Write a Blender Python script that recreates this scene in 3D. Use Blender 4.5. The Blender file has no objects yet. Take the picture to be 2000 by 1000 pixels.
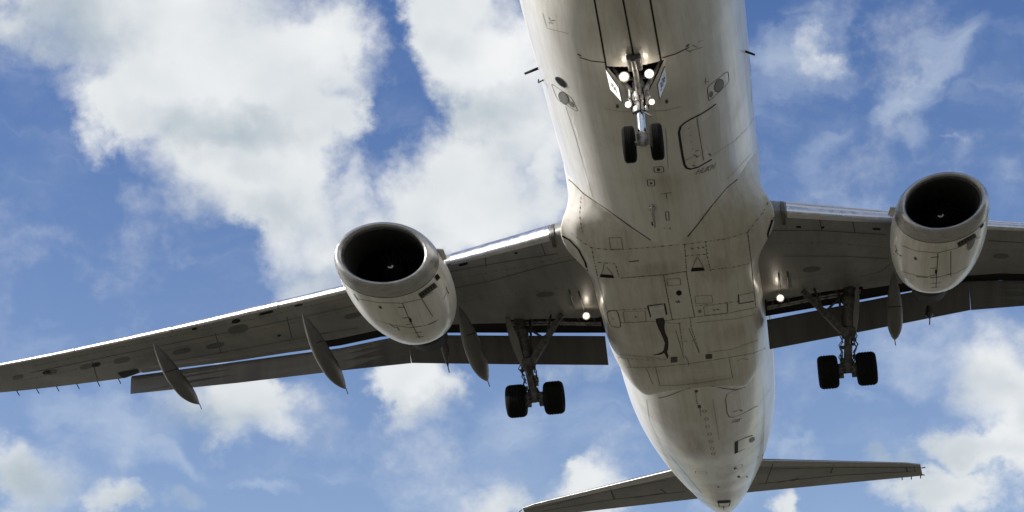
import bpy, bmesh, math, random
from mathutils import Vector, Matrix
from mathutils.bvhtree import BVHTree

random.seed(7)
scene = bpy.context.scene
COL = scene.collection
PI = math.pi
R = math.radians

# ------------------------------------------------------------------ camera
# Aeroplane frame: x to its left wing (right in the photo), y aft from the nose, z up.
# The frame's origin flies GROUND metres above the ground; the camera stands on the ground.
GROUND = 23.2
CAM_POS = Vector((1.85803507, -30.09932413, -21.5018354))
CAM_R = Vector((0.98914286, 0.14056138, -0.04288247))
CAM_U = Vector((0.097071, -0.40584955, 0.90877025))
CAM_F = Vector((-0.11033417, 0.90306625, 0.41508761))
FOC, CX, CY = 4178.43, 1010.08, 499.47
cam = bpy.data.cameras.new('camera')
co = bpy.data.objects.new('camera', cam)
COL.objects.link(co)
m3 = Matrix((CAM_R, CAM_U, -CAM_F)).transposed()
co.matrix_world = Matrix.Translation(CAM_POS + Vector((0, 0, GROUND))) @ m3.to_4x4()
cam.sensor_width = 36.0
cam.lens = FOC / 2000 * 36.0
cam.shift_x = -(CX - 1000) / 2000
cam.shift_y = (CY - 500) / 2000
cam.clip_start = 0.1
cam.clip_end = 20000
scene.camera = co

# ------------------------------------------------------------------ sun
SUN_EL = R(28)
SUN_DIR = Vector((-0.965, -0.26, 0)).normalized()          # where the sun stands, seen from above
SUN_AZ = math.atan2(SUN_DIR.x, SUN_DIR.y)
sl = bpy.data.lights.new('sun', 'SUN')
sl.energy = 4.9
sl.angle = R(0.55)
sl.color = (1.0, 0.955, 0.89)
so = bpy.data.objects.new('sun', sl)
COL.objects.link(so)
to_sun = Vector((SUN_DIR.x * math.cos(SUN_EL), SUN_DIR.y * math.cos(SUN_EL), math.sin(SUN_EL)))
so.rotation_euler = to_sun.to_track_quat('Z', 'Y').to_euler()
so.location = (-40, -20, 80)

vs = scene.view_settings
vs.view_transform = 'Standard'
vs.look = 'None'
vs.exposure = 0.32
vs.gamma = 1.0
vs.use_curve_mapping = False

# ------------------------------------------------------------------ sky with clouds
# clouds: (azimuth * cos 26 deg, elevation, half width, half height, tilt, density), all in degrees
CUMULUS = [
    (-15.99,30.93,5.83,2.0,3,0.85), (-13.46,29.8,3.76,2.43,1,1.0), (-15.92,28.78,3.13,1.89,-12,0.9), (-12.21,28.47,1.94,2.71,5,1.0),
    (-13.98,27.09,2.71,1.77,-29,0.95), (-12.34,26.16,2.17,1.64,-35,0.95), (-11.22,30.24,1.27,1.89,5,0.9), (-10.96,28.34,0.83,1.5,0,0.8),
    (-12.34,25.07,1.62,1.22,-40,0.8), (-11.13,24.93,1.48,1.64,0,0.8), (-10.57,26.01,0.82,1.78,-1,0.7), (-17.64,27.76,1.2,0.94,-17,0.6),
    (-11.54,23.43,1.46,1.23,0,0.75), (-7.66,30.86,2.11,1.51,-31,0.95), (-6.86,29.75,2.39,1.78,-22,1.0), (-6.37,28.09,1.67,1.91,-3,1.0),
    (-7.67,26.91,2.34,1.51,23,1.0), (-8.8,25.85,1.5,1.64,19,0.95), (-6.89,25.64,2.32,1.64,-2,0.95), (-9.91,25.05,1.49,1.23,-1,0.85),
    (-8.42,25.01,2.17,0.82,-2,0.8), (-5.46,26.81,0.83,2.19,-3,0.9), (-19.68,30.68,2.03,1.45,5,0.55), (-13.24,20.71,1.81,1.22,0,0.95),
    (-12.65,20.44,1.1,1.22,0,0.7), (-14.66,20.7,1.67,0.81,6,0.55), (-9.18,21.2,1.58,1.02,-2,0.85), (-18.86,18.74,1.51,1.23,-25,0.8),
    (-16.67,18.06,1.12,0.53,1,0.85), (-14.73,18.08,1.01,0.54,0,0.5), (-5.12,18.24,1.17,0.67,18,1.0), (-4.24,17.91,1.03,0.61,-4,0.8),
    (-7.07,17.93,1.03,0.68,-3,0.6), (2.09,29.15,0.82,1.35,5,0.4), (5.83,20.1,1.65,1.57,24,0.95), (4.86,18.48,1.86,0.93,-7,0.85),
    (6.0,18.61,1.11,1.72,-8,0.9), (3.87,17.53,2.1,0.93,-7,0.85), (2.84,18.45,1.26,0.67,4,0.5), (0.46,17.41,0.64,0.53,-37,0.75),
    (6.23,20.72,0.87,0.93,-8,0.7), (3.75,19.7,1.14,0.8,14,0.25), (-4.96,21.16,1.98,0.96,-3,0.4),]
CIRRUS = [
    (-16.93,20.12,2.56,0.93,-22,0.6), (-15.26,19.35,1.67,0.46,-20,0.5), (-12.96,18.55,0.9,0.29,-16,0.6), (-6.61,19.74,1.46,1.6,-44,0.55),
    (-4.64,19.91,1.57,1.23,-3,0.4), (1.38,28.96,1.79,1.49,-26,0.8), (2.28,29.53,0.96,1.62,3,0.7), (0.74,28.22,1.24,1.22,-6,0.55),
    (5.17,28.52,1.87,0.94,41,0.75), (4.24,27.64,1.2,0.81,32,0.7), (4.39,26.74,0.67,0.81,22,0.7), (6.99,28.02,1.05,0.8,41,0.4),
    (6.18,28.02,1.19,0.8,51,0.4), (2.01,27.25,1.63,1.08,-67,0.35), (5.53,26.33,0.53,0.13,-4,0.5), (3.77,20.91,1.92,0.8,-23,0.6),
    (3.6,20.53,1.16,0.66,-38,0.5), (2.37,19.86,0.89,0.3,-17,0.5), (4.49,21.5,1.41,0.47,14,0.55), (0.32,18.71,0.65,0.29,26,0.6),
    (2.96,21.69,1.55,0.67,-7,0.4), (2.84,25.11,2.27,0.67,-38,0.45), (1.93,26.58,0.94,1.49,-7,0.45), (6.53,24.99,0.91,0.93,22,0.4),
    (-18.8,29.42,1.99,1.62,-56,0.4), (-18.78,21.93,1.77,0.8,3,0.35), (-18.28,27.18,2.13,1.33,34,0.3), (-11.04,18.8,0.77,0.41,-1,0.3),
    (-8.99,18.34,2.58,0.54,-2,0.3), (-18.2,22.89,0.77,0.2,-8,0.3), (0.32,24.03,2.66,2.72,-6,0.2),]
GREY = [
    (-14.13,27.9,2.87,0.75,-7,0.8), (-13.43,26.96,2.44,0.54,-24,0.35), (-12.61,25.75,1.62,0.82,-10,0.6), (-18.31,30.39,2.04,1.19,4,0.65),
    (-19.22,29.79,1.48,1.33,4,0.5), (-7.19,28.39,2.1,0.82,-7,0.75), (-7.55,30.18,1.28,0.54,-2,0.3), (-6.26,27.4,0.97,0.82,-3,0.4),
    (-11.27,23.83,1.6,0.82,0,0.5), (-10.58,25.06,0.54,0.82,-1,0.4), (-8.69,25.02,1.63,0.55,-2,0.4), (-15.28,20.16,2.17,0.81,1,0.8),
    (-13.1,20.17,1.03,0.41,0,0.35), (-8.93,20.65,1.57,0.48,-2,0.6), (-18.73,18.48,1.35,0.93,2,0.8), (-16.35,17.93,1.12,0.4,1,0.5),
    (-14.73,18.08,1.01,0.67,0,0.6), (-7.33,17.87,0.77,0.54,-2,0.3), (0.8,28.76,1.1,0.81,-6,0.45), (5.42,19.89,1.37,0.8,-8,0.55),
    (4.86,18.48,1.86,0.6,-7,0.45), (3.5,17.57,1.49,0.6,-6,0.35), (2.84,18.45,1.0,0.67,-6,0.7), (6.09,19.26,0.62,0.66,-8,0.4),
    (-4.96,21.16,1.58,0.82,-3,0.4),]


def build_world():
    w = bpy.data.worlds.new('World')
    scene.world = w
    w.use_nodes = True
    nt = w.node_tree
    nt.nodes.clear()
    N, L = nt.nodes, nt.links

    def math_(op, a, b=None, c=None, clamp=False):
        n = N.new('ShaderNodeMath'); n.operation = op; n.use_clamp = clamp
        for i, v in enumerate((a, b, c)):
            if v is None: continue
            if isinstance(v, (int, float)): n.inputs[i].default_value = v
            else: L.new(v, n.inputs[i])
        return n.outputs[0]

    def vmath(op, a, b=None):
        n = N.new('ShaderNodeVectorMath'); n.operation = op
        for i, v in enumerate((a, b)):
            if v is None: continue
            if isinstance(v, (tuple, list)): n.inputs[i].default_value = v
            else: L.new(v, n.inputs[i])
        return n

    def smooth(v, a, b, o0=0.0, o1=1.0, kind='SMOOTHSTEP'):
        n = N.new('ShaderNodeMapRange'); n.interpolation_type = kind
        L.new(v, n.inputs[0])
        for i, x in zip((1, 2, 3, 4), (a, b, o0, o1)): n.inputs[i].default_value = x
        return n.outputs[0]

    def noise(vec, scale, detail, rough, dist=0.0, lac=2.0):
        n = N.new('ShaderNodeTexNoise'); n.noise_dimensions = '3D'
        L.new(vec, n.inputs['Vector'])
        n.inputs['Scale'].default_value = scale
        n.inputs['Detail'].default_value = detail
        n.inputs['Roughness'].default_value = rough
        n.inputs['Lacunarity'].default_value = lac
        n.inputs['Distortion'].default_value = dist
        return n.outputs[0]

    def mix(f, a, b):
        n = N.new('ShaderNodeMix'); n.data_type = 'RGBA'
        L.new(f, n.inputs[0])
        for i, v in ((6, a), (7, b)):
            if isinstance(v, tuple): n.inputs[i].default_value = v
            else: L.new(v, n.inputs[i])
        return n.outputs[2]

    tc = N.new('ShaderNodeTexCoord')
    d = tc.outputs['Generated']
    sep = N.new('ShaderNodeSeparateXYZ'); L.new(d, sep.inputs[0])
    az = math_('MULTIPLY', math_('ARCTAN2', sep.outputs[0], sep.outputs[1]), math.degrees(1) * math.cos(R(26)))
    el = math_('MULTIPLY', math_('ARCSINE', sep.outputs[2]), math.degrees(1))
    cmb = N.new('ShaderNodeCombineXYZ'); L.new(az, cmb.inputs[0]); L.new(el, cmb.inputs[1])
    p = cmb.outputs[0]
    # wobble the cloud outlines
    wob = N.new('ShaderNodeTexNoise'); wob.inputs['Scale'].default_value = 0.45; wob.inputs['Detail'].default_value = 6; wob.inputs['Roughness'].default_value = 0.6
    L.new(p, wob.inputs['Vector'])
    wv = vmath('SUBTRACT', wob.outputs['Color'], (0.5, 0.5, 0.5))
    wv2 = vmath('MULTIPLY', wv.outputs[0], (3.0, 2.6, 0.0))
    pw = vmath('ADD', p, wv2.outputs[0]).outputs[0]

    last = []
    def blobs(table, edge):
        acc = None
        for (cx, cy, rx, ry, rot, wt) in table:
            mp = N.new('ShaderNodeMapping'); mp.vector_type = 'TEXTURE'
            mp.inputs['Location'].default_value = (cx, cy, 0)
            mp.inputs['Rotation'].default_value = (0, 0, R(rot))
            mp.inputs['Scale'].default_value = (rx, ry, 1)
            if last:                                    # chained, so that the shader needs little stack
                seq = N.new('ShaderNodeVectorMath'); seq.operation = 'MULTIPLY_ADD'
                L.new(last[0], seq.inputs[0]); seq.inputs[1].default_value = (1e-9, 1e-9, 1e-9); L.new(pw, seq.inputs[2])
                L.new(seq.outputs[0], mp.inputs[0])
            else: L.new(pw, mp.inputs[0])
            ln = vmath('LENGTH', mp.outputs[0]).outputs['Value']
            s = smooth(ln, 1.40, edge, 0.0, wt)
            acc = s if acc is None else math_('SMOOTH_MAX', acc, s, 0.15)
            last[:] = [acc]
        return acc

    # fair-weather cloud over the rest of the sky, away from the part in view
    view = N.new('ShaderNodeMapping'); view.vector_type = 'TEXTURE'
    view.inputs['Location'].default_value = (-6.4, 24.5, 0); view.inputs['Scale'].default_value = (22, 13, 1)
    L.new(p, view.inputs[0])
    away = smooth(vmath('LENGTH', view.outputs[0]).outputs['Value'], 0.9, 1.3, 0.0, 1.0)
    rest = smooth(noise(d, 3.0, 3, 0.5), 0.45, 0.62, 0.0, 0.95)
    base = math_('MAXIMUM', blobs(CUMULUS, 0.10), math_('MULTIPLY', away, rest))

    n1 = noise(p, 0.20, 9, 0.52, 0.3)
    n2 = noise(p, 0.75, 7, 0.58, 0.2)
    n3 = noise(p, 2.6, 5, 0.6)
    fb = math_('ADD', math_('MULTIPLY', math_('SUBTRACT', n1, 0.5), 1.15), math_('MULTIPLY', math_('SUBTRACT', n2, 0.5), 0.75))
    fb = math_('ADD', fb, math_('MULTIPLY', math_('SUBTRACT', n3, 0.5), 0.34))
    fb = math_('MULTIPLY', fb, math_('SUBTRACT', 1.15, math_('MULTIPLY', base, 0.60)))
    dens = math_('ADD', math_('MULTIPLY', base, 1.2), fb)
    # some edges are crisp, others melt away
    crisp = smooth(noise(vmath('ADD', p, (3.0, 17.0, 0.0)).outputs[0], 0.25, 2, 0.5), 0.40, 0.60, 1.25, 0.50)
    alpha = smooth(math_('ADD', math_('DIVIDE', math_('SUBTRACT', dens, 0.56), crisp), 0.5), 0.0, 1.0)
    # relief: the same noise sampled a little towards the sun (upper left)
    off = vmath('ADD', p, (-0.55, 0.5, 0.0)).outputs[0]
    n1b = noise(off, 0.20, 4, 0.48, 0.3)
    n2b = noise(vmath('ADD', p, (-0.25, 0.22, 0.0)).outputs[0], 0.75, 4, 0.5, 0.2)
    rel = math_('ADD', math_('MULTIPLY', math_('SUBTRACT', n1, n1b), 1.1), math_('MULTIPLY', math_('SUBTRACT', n2, n2b), 0.22))
    soft = noise(vmath('ADD', p, (31.0, 7.0, 0.0)).outputs[0], 0.26, 3, 0.45)
    lit = math_('ADD', math_('ADD', rel, math_('MULTIPLY', math_('SUBTRACT', soft, 0.5), 1.5)), 0.72)
    lit = math_('SUBTRACT', lit, math_('MULTIPLY', blobs(GREY, 0.0), 1.15))
    lit = smooth(lit, -0.30, 0.95, 0.0, 1.0, 'LINEAR')
    CS = 10.0
    cloud = mix(lit, (0.42 * CS, 0.49 * CS, 0.545 * CS, 1), (0.83 * CS, 0.845 * CS, 0.855 * CS, 1))
    # thin veils
    st = N.new('ShaderNodeMapping'); st.inputs['Rotation'].default_value = (0, 0, R(-35)); st.inputs['Scale'].default_value = (0.30, 0.85, 1)
    L.new(pw, st.inputs[0])
    c1 = noise(st.outputs[0], 0.9, 8, 0.6, 0.6)
    veil = math_('ADD', blobs(CIRRUS, 0.1), math_('MULTIPLY', math_('SUBTRACT', c1, 0.5), 1.1))
    va = smooth(veil, 0.05, 1.20, 0.0, 0.62)

    sky = N.new('ShaderNodeTexSky'); sky.sky_type = 'NISHITA'; sky.sun_disc = False
    sky.sun_elevation = SUN_EL; sky.sun_rotation = SUN_AZ
    sky.altitude = 50; sky.air_density = 1.0; sky.dust_density = 0.6; sky.ozone_density = 2.0
    tint = N.new('ShaderNodeMix'); tint.data_type = 'RGBA'; tint.blend_type = 'MULTIPLY'; tint.inputs[0].default_value = 1.0
    L.new(sky.outputs[0], tint.inputs[6])
    L.new(mix(smooth(el, 16.0, 31.0, 0.0, 1.0, 'LINEAR'), (1.72, 1.55, 1.52, 1), (0.80, 0.97, 1.34, 1)), tint.inputs[7])
    c = mix(va, tint.outputs[2], (0.60 * CS, 0.68 * CS, 0.78 * CS, 1))
    c = mix(alpha, c, cloud)
    up = smooth(sep.outputs[2], -0.02, 0.02)
    c = mix(up, (0.25 * CS, 0.27 * CS, 0.26 * CS, 1), c)
    bg = N.new('ShaderNodeBackground'); L.new(c, bg.inputs[0]); bg.inputs[1].default_value = 0.086
    out = N.new('ShaderNodeOutputWorld'); L.new(bg.outputs[0], out.inputs[0])
build_world()
scene.world.cycles.sampling_method = 'MANUAL'
scene.world.cycles.sample_map_resolution = 512

# ------------------------------------------------------------------ materials
def mat(name, base=(0.5, 0.5, 0.5), rough=0.5, metal=0.0, coat=0.0, emit=None, estr=0.0, setup=None):
    m = bpy.data.materials.new(name)
    m.use_nodes = True
    nt = m.node_tree
    b = nt.nodes['Principled BSDF']
    b.inputs['Base Color'].default_value = (*base, 1)
    b.inputs['Roughness'].default_value = rough
    b.inputs['Metallic'].default_value = metal
    if coat:
        b.inputs['Coat Weight'].default_value = coat
        b.inputs['Coat Roughness'].default_value = 0.08
    if emit:
        b.inputs['Emission Color'].default_value = (*emit, 1)
        b.inputs['Emission Strength'].default_value = estr
    if name in ('tyre_rubber', 'shaded_recess', 'black', 'inlet_duct', 'oil', 'gasket', 'exhaust_metal'): b.inputs['Specular IOR Level'].default_value = 0.12
    if setup: setup(nt, b)
    return m

class NT:
    """small node-building helper"""
    def __init__(s, nt): s.nt = nt; s.N = nt.nodes; s.L = nt.links
    def coord(s, scale=(1, 1, 1), loc=(0, 0, 0)):
        t = s.N.new('ShaderNodeTexCoord'); m = s.N.new('ShaderNodeMapping')
        m.inputs['Scale'].default_value = scale; m.inputs['Location'].default_value = loc
        s.L.new(t.outputs['Object'], m.inputs[0]); return m.outputs[0]
    def noise(s, vec, scale, detail=5, rough=0.55, dist=0.0):
        n = s.N.new('ShaderNodeTexNoise'); s.L.new(vec, n.inputs['Vector'])
        for k, v in (('Scale', scale), ('Detail', detail), ('Roughness', rough), ('Distortion', dist)): n.inputs[k].default_value = v
        return n.outputs[0]
    def ramp(s, v, a, b, o0=0.0, o1=1.0):
        n = s.N.new('ShaderNodeMapRange'); n.interpolation_type = 'SMOOTHSTEP'; s.L.new(v, n.inputs[0])
        for i, x in zip((1, 2, 3, 4), (a, b, o0, o1)): n.inputs[i].default_value = x
        return n.outputs[0]
    def mix(s, f, a, b, blend='MIX'):
        n = s.N.new('ShaderNodeMix'); n.data_type = 'RGBA'; n.blend_type = blend
        for i, v in ((0, f), (6, a), (7, b)):
            if isinstance(v, float): n.inputs[i].default_value = v
            elif isinstance(v, tuple): n.inputs[i].default_value = (*v, 1) if len(v) == 3 else v
            else: s.L.new(v, n.inputs[i])
        return n.outputs[2]
    def math(s, op, a, b):
        n = s.N.new('ShaderNodeMath'); n.operation = op
        for i, v in enumerate((a, b)):
            if isinstance(v, (int, float)): n.inputs[i].default_value = v
            else: s.L.new(v, n.inputs[i])
        return n.outputs[0]
    def bump(s, h, b, strength=0.1, dist=0.02):
        n = s.N.new('ShaderNodeBump'); n.inputs['Strength'].default_value = strength; n.inputs['Distance'].default_value = dist
        s.L.new(h, n.inputs['Height']); s.L.new(n.outputs[0], b.inputs['Normal'])
    def blob(s, centre, radii, a=1.0, b=0.2):
        m = s.N.new('ShaderNodeMapping'); m.vector_type = 'TEXTURE'
        t = s.N.new('ShaderNodeTexCoord'); s.L.new(t.outputs['Object'], m.inputs[0])
        m.inputs['Location'].default_value = centre; m.inputs['Scale'].default_value = radii
        v = s.N.new('ShaderNodeVectorMath'); v.operation = 'LENGTH'; s.L.new(m.outputs[0], v.inputs[0])
        return s.ramp(v.outputs['Value'], a, b)

def paint_setup(base, dirt, amount=1.0, stain=False, metalish=False):
    def f(nt, b):
        t = NT(nt)
        streak = t.noise(t.coord((3.2, 0.16, 3.2)), 1.6, 7, 0.62, 0.2)       # airflow streaks along the body
        fine = t.noise(t.coord((9.0, 0.5, 9.0), (3, 1, 2)), 2.2, 6, 0.65)
        blot = t.noise(t.coord((1, 1, 1), (5, 2, 1)), 0.55, 6, 0.6)
        grit = t.noise(t.coord(), 26.0, 3, 0.7)
        f1 = t.math('MULTIPLY', t.ramp(streak, 0.40, 0.72), 0.55 * amount)
        c = t.mix(f1, base, dirt)
        c = t.mix(t.math('MULTIPLY', t.ramp(fine, 0.52, 0.75), 0.45 * amount), c, dirt)
        c = t.mix(t.math('MULTIPLY', t.ramp(blot, 0.45, 0.75), 0.40 * amount), c, tuple(x * 0.8 for x in dirt))
        c = t.mix(t.math('MULTIPLY', t.ramp(grit, 0.60, 0.80), 0.22 * amount), c, tuple(x * 0.6 for x in dirt))
        if stain:
            for ctr, rad, col, k in STAINS:
                sb = t.math('MULTIPLY', t.blob(ctr, rad), t.ramp(streak, 0.2, 0.6, 0.4, 1.0))
                c = t.mix(t.math('MULTIPLY', sb, k), c, col)
        nt.links.new(c, b.inputs['Base Color'])
        r = t.ramp(blot, 0.3, 0.75, b.inputs['Roughness'].default_value * 0.85, b.inputs['Roughness'].default_value * 1.35)
        nt.links.new(r, b.inputs['Roughness'])
        wav = t.noise(t.coord((1, 0.55, 1)), 2.4, 3, 0.5)
        t.bump(wav, b, 0.06, 0.03)
    return f

STAINS = [((-0.35, 26.5, -1.9), (0.42, 2.6, 1.2), (0.20, 0.13, 0.10), 0.55),
          ((0.0, 2.6, -1.9), (0.35, 1.8, 0.8), (0.24, 0.18, 0.13), 0.35),
          ((-0.3, 13.4, -2.2), (0.7, 0.5, 0.5), (0.25, 0.18, 0.15), 0.35),
          ((0.25, 9.6, -2.0), (0.5, 1.2, 0.6), (0.27, 0.22, 0.18), 0.35),
          ((1.15, 17.2, -2.4), (0.55, 0.9, 0.5), (0.30, 0.22, 0.17), 0.40),
          ((-0.9, 18.6, -2.4), (0.7, 1.3, 0.5), (0.30, 0.235, 0.18), 0.40),
          ((0.3, 20.2, -2.4), (1.1, 0.7, 0.5), (0.27, 0.22, 0.17), 0.40),
          ((0.9, 13.6, -2.3), (0.8, 0.7, 0.5), (0.34, 0.29, 0.23), 0.35),
          ((-1.2, 15.2, -2.3), (0.5, 1.5, 0.5), (0.36, 0.31, 0.25), 0.35),
          ((0.0, 6.8, -2.0), (0.35, 1.5, 0.5), (0.30, 0.26, 0.21), 0.40),
          ((0.6, 31.5, -1.2), (0.8, 3.0, 0.9), (0.36, 0.33, 0.27), 0.35)]
M = {}
M['white'] = mat('white_paint', (0.72, 0.71, 0.68), 0.34, 0, 0.25, setup=paint_setup((0.73, 0.72, 0.69), (0.43, 0.395, 0.325), 0.80, True))
M['fairing'] = mat('fairing_paint', (0.655, 0.635, 0.585), 0.40, 0, 0.12, setup=paint_setup((0.665, 0.645, 0.595), (0.41, 0.37, 0.30), 0.95, True))
M['nacelle'] = mat('nacelle_paint', (0.72, 0.71, 0.68), 0.34, 0, 0.30, setup=paint_setup((0.72, 0.71, 0.68), (0.40, 0.37, 0.31), 0.95))
M['panel'] = mat('panel_paint', (0.62, 0.61, 0.58), 0.34, 0, 0.2, setup=paint_setup((0.62, 0.61, 0.58), (0.45, 0.42, 0.36), 0.7))

def wing_setup(nt, b):
    t = NT(nt)
    ch = t.noise(t.coord((2.2, 0.28, 1.0)), 1.8, 7, 0.65, 0.3)
    bl = t.noise(t.coord((1, 1, 1), (7, 3, 0)), 0.8, 6, 0.6)
    gr = t.noise(t.coord(), 18.0, 4, 0.7)
    c = t.mix(t.math('MULTIPLY', t.ramp(ch, 0.36, 0.74), 0.65), (0.200, 0.197, 0.186), (0.128, 0.124, 0.114))
    c = t.mix(t.math('MULTIPLY', t.ramp(bl, 0.45, 0.68), 0.8), c, (0.255, 0.248, 0.228))
    c = t.mix(t.math('MULTIPLY', t.ramp(gr, 0.55, 0.80), 0.30), c, (0.075, 0.07, 0.062))
    nt.links.new(c, b.inputs['Base Color'])
    t.bump(t.noise(t.coord((1, 0.5, 1)), 2.0, 3), b, 0.10, 0.03)
M['wing'] = mat('wing_grey', (0.22, 0.215, 0.20), 0.42, 0, 0.05, setup=wing_setup)

def flap_setup(nt, b):
    t = NT(nt)
    st = t.noise(t.coord((1.6, 0.25, 0.25)), 2.0, 6, 0.6)
    c = t.mix(t.ramp(st, 0.35, 0.7), (0.095, 0.093, 0.088), (0.066, 0.064, 0.060))
    nt.links.new(c, b.inputs['Base Color'])
M['canoe'] = mat('track_fairing_grey', (0.11, 0.107, 0.10), 0.45, setup=paint_setup((0.115, 0.112, 0.104), (0.066, 0.063, 0.057), 0.9))
M['flap'] = mat('flap_grey', (0.14, 0.135, 0.13), 0.5, setup=flap_setup)

def metal_setup(lo, hi):
    def f(nt, b):
        t = NT(nt)
        n = t.noise(t.coord((1.2, 3.0, 3.0)), 3.0, 6, 0.65)
        c = t.mix(t.ramp(n, 0.35, 0.7), lo, hi)
        nt.links.new(c, b.inputs['Base Color'])
        nt.links.new(t.ramp(n, 0.3, 0.7, 0.26, 0.42), b.inputs['Roughness'])
    return f
M['slat'] = mat('bare_metal', (0.72, 0.72, 0.73), 0.30, 0.95, setup=metal_setup((0.56, 0.56, 0.57), (0.70, 0.70, 0.71)))
M['lip'] = mat('lip_metal', (0.42, 0.415, 0.41), 0.34, 0.75, setup=metal_setup((0.36, 0.355, 0.345), (0.46, 0.455, 0.45)))
M['duct'] = mat('inlet_duct', (0.05, 0.05, 0.05), 0.5, 0.2)
M['fan'] = mat('fan_blade', (0.02, 0.02, 0.022), 0.5, 0.6)
M['black'] = mat('black', (0.010, 0.010, 0.010), 0.6)
M['seam'] = mat('seam', (0.062, 0.058, 0.050), 0.7)
M['seam_soft'] = mat('seam_soft', (0.13, 0.122, 0.105), 0.7)
M['seam_faint'] = mat('seam_faint', (0.26, 0.25, 0.22), 0.6)
M['gasket'] = mat('gasket', (0.012, 0.012, 0.012), 0.5)
M['red'] = mat('dark_red', (0.10, 0.022, 0.018), 0.5)
M['oil'] = mat('oil', (0.008, 0.007, 0.006), 0.45)
M['mark'] = mat('marking', (0.05, 0.05, 0.05), 0.5)
M['grey_mark'] = mat('grey_marking', (0.17, 0.165, 0.15), 0.5)
M['recess_shade'] = mat('shaded_recess', (0.022, 0.021, 0.019), 0.8)  # near-black: the shade inside wells, coves and bay put into the colour
def tyre_setup(nt, b):
    t = NT(nt)
    n = t.noise(t.coord(), 14, 4, 0.6)
    nt.links.new(t.mix(n, (0.004, 0.004, 0.004), (0.010, 0.010, 0.0095)), b.inputs['Base Color'])
M['tyre'] = mat('tyre_rubber', (0.008, 0.008, 0.008), 0.85, setup=tyre_setup)
M['hub'] = mat('wheel_hub', (0.30, 0.30, 0.30), 0.4, 0.4)
def gear_setup(lo, hi):
    def f(nt, b):
        t = NT(nt)
        nt.links.new(t.mix(t.ramp(t.noise(t.coord(), 9, 5, 0.65), 0.4, 0.68), lo, hi), b.inputs['Base Color'])
    return f
M['gear'] = mat('gear_paint', (0.35, 0.35, 0.34), 0.4, 0.1, setup=gear_setup((0.42, 0.42, 0.41), (0.13, 0.125, 0.115)))
M['gear_dark'] = mat('gear_grime', (0.07, 0.068, 0.062), 0.5, 0.2, setup=gear_setup((0.10, 0.097, 0.09), (0.035, 0.034, 0.03)))
M['chrome'] = mat('chrome', (0.55, 0.56, 0.58), 0.16, 1.0)
M['door_white'] = mat('door_white', (0.78, 0.78, 0.77), 0.35, 0, 0.2)
M['exhaust'] = mat('exhaust_metal', (0.014, 0.013, 0.013), 0.65, 0.0)
M['lamp_hot'] = mat('lamp_lit', (1, 1, 1), 0.3, emit=(1.0, 0.93, 0.80), estr=1.3)
M['lamp_warm'] = mat('lamp_lit_warm', (1, 1, 1), 0.3, emit=(1.0, 0.86, 0.66), estr=0.55)
M['lamp_bulb'] = mat('lamp_bulb', (1, 1, 1), 0.3, emit=(1.0, 0.95, 0.86), estr=14)
M['lamp_body'] = mat('lamp_body', (0.30, 0.29, 0.27), 0.35, 0.5)
M['window'] = mat('window_glass', (0.012, 0.013, 0.016), 0.35)

def ground_setup(nt, b):
    t = NT(nt)
    n = t.noise(t.coord(), 0.02, 8, 0.6)
    n2 = t.noise(t.coord(), 0.6, 6, 0.6)
    c = t.mix(t.ramp(n, 0.35, 0.65), (0.092, 0.082, 0.057), (0.062, 0.058, 0.034))
    c = t.mix(t.math('MULTIPLY', t.ramp(n2, 0.4, 0.7), 0.5), c, (0.110, 0.097, 0.069))
    nt.links.new(c, b.inputs['Base Color'])
M['ground'] = mat('dry_grass', (0.28, 0.27, 0.18), 0.95, setup=ground_setup)

# ------------------------------------------------------------------ mesh helpers (all in the aeroplane frame)
def mesh_obj(name, verts, faces, m, parent=None, smooth=True, label=None, mats=None, fmat=None):
    me = bpy.data.meshes.new(name)
    me.from_pydata([tuple(v) for v in verts], [], faces)
    for mm in ([m] if mats is None else mats): me.materials.append(mm)
    if fmat:
        for p, i in zip(me.polygons, fmat): p.material_index = i
    bm = bmesh.new(); bm.from_mesh(me)
    bmesh.ops.recalc_face_normals(bm, faces=bm.faces)
    bm.to_mesh(me); bm.free()
    if smooth:
        for p in me.polygons: p.use_smooth = True
    o = bpy.data.objects.new(name, me)
    COL.objects.link(o)
    o.parent = parent
    if label: o['label'] = label
    return o

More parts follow.
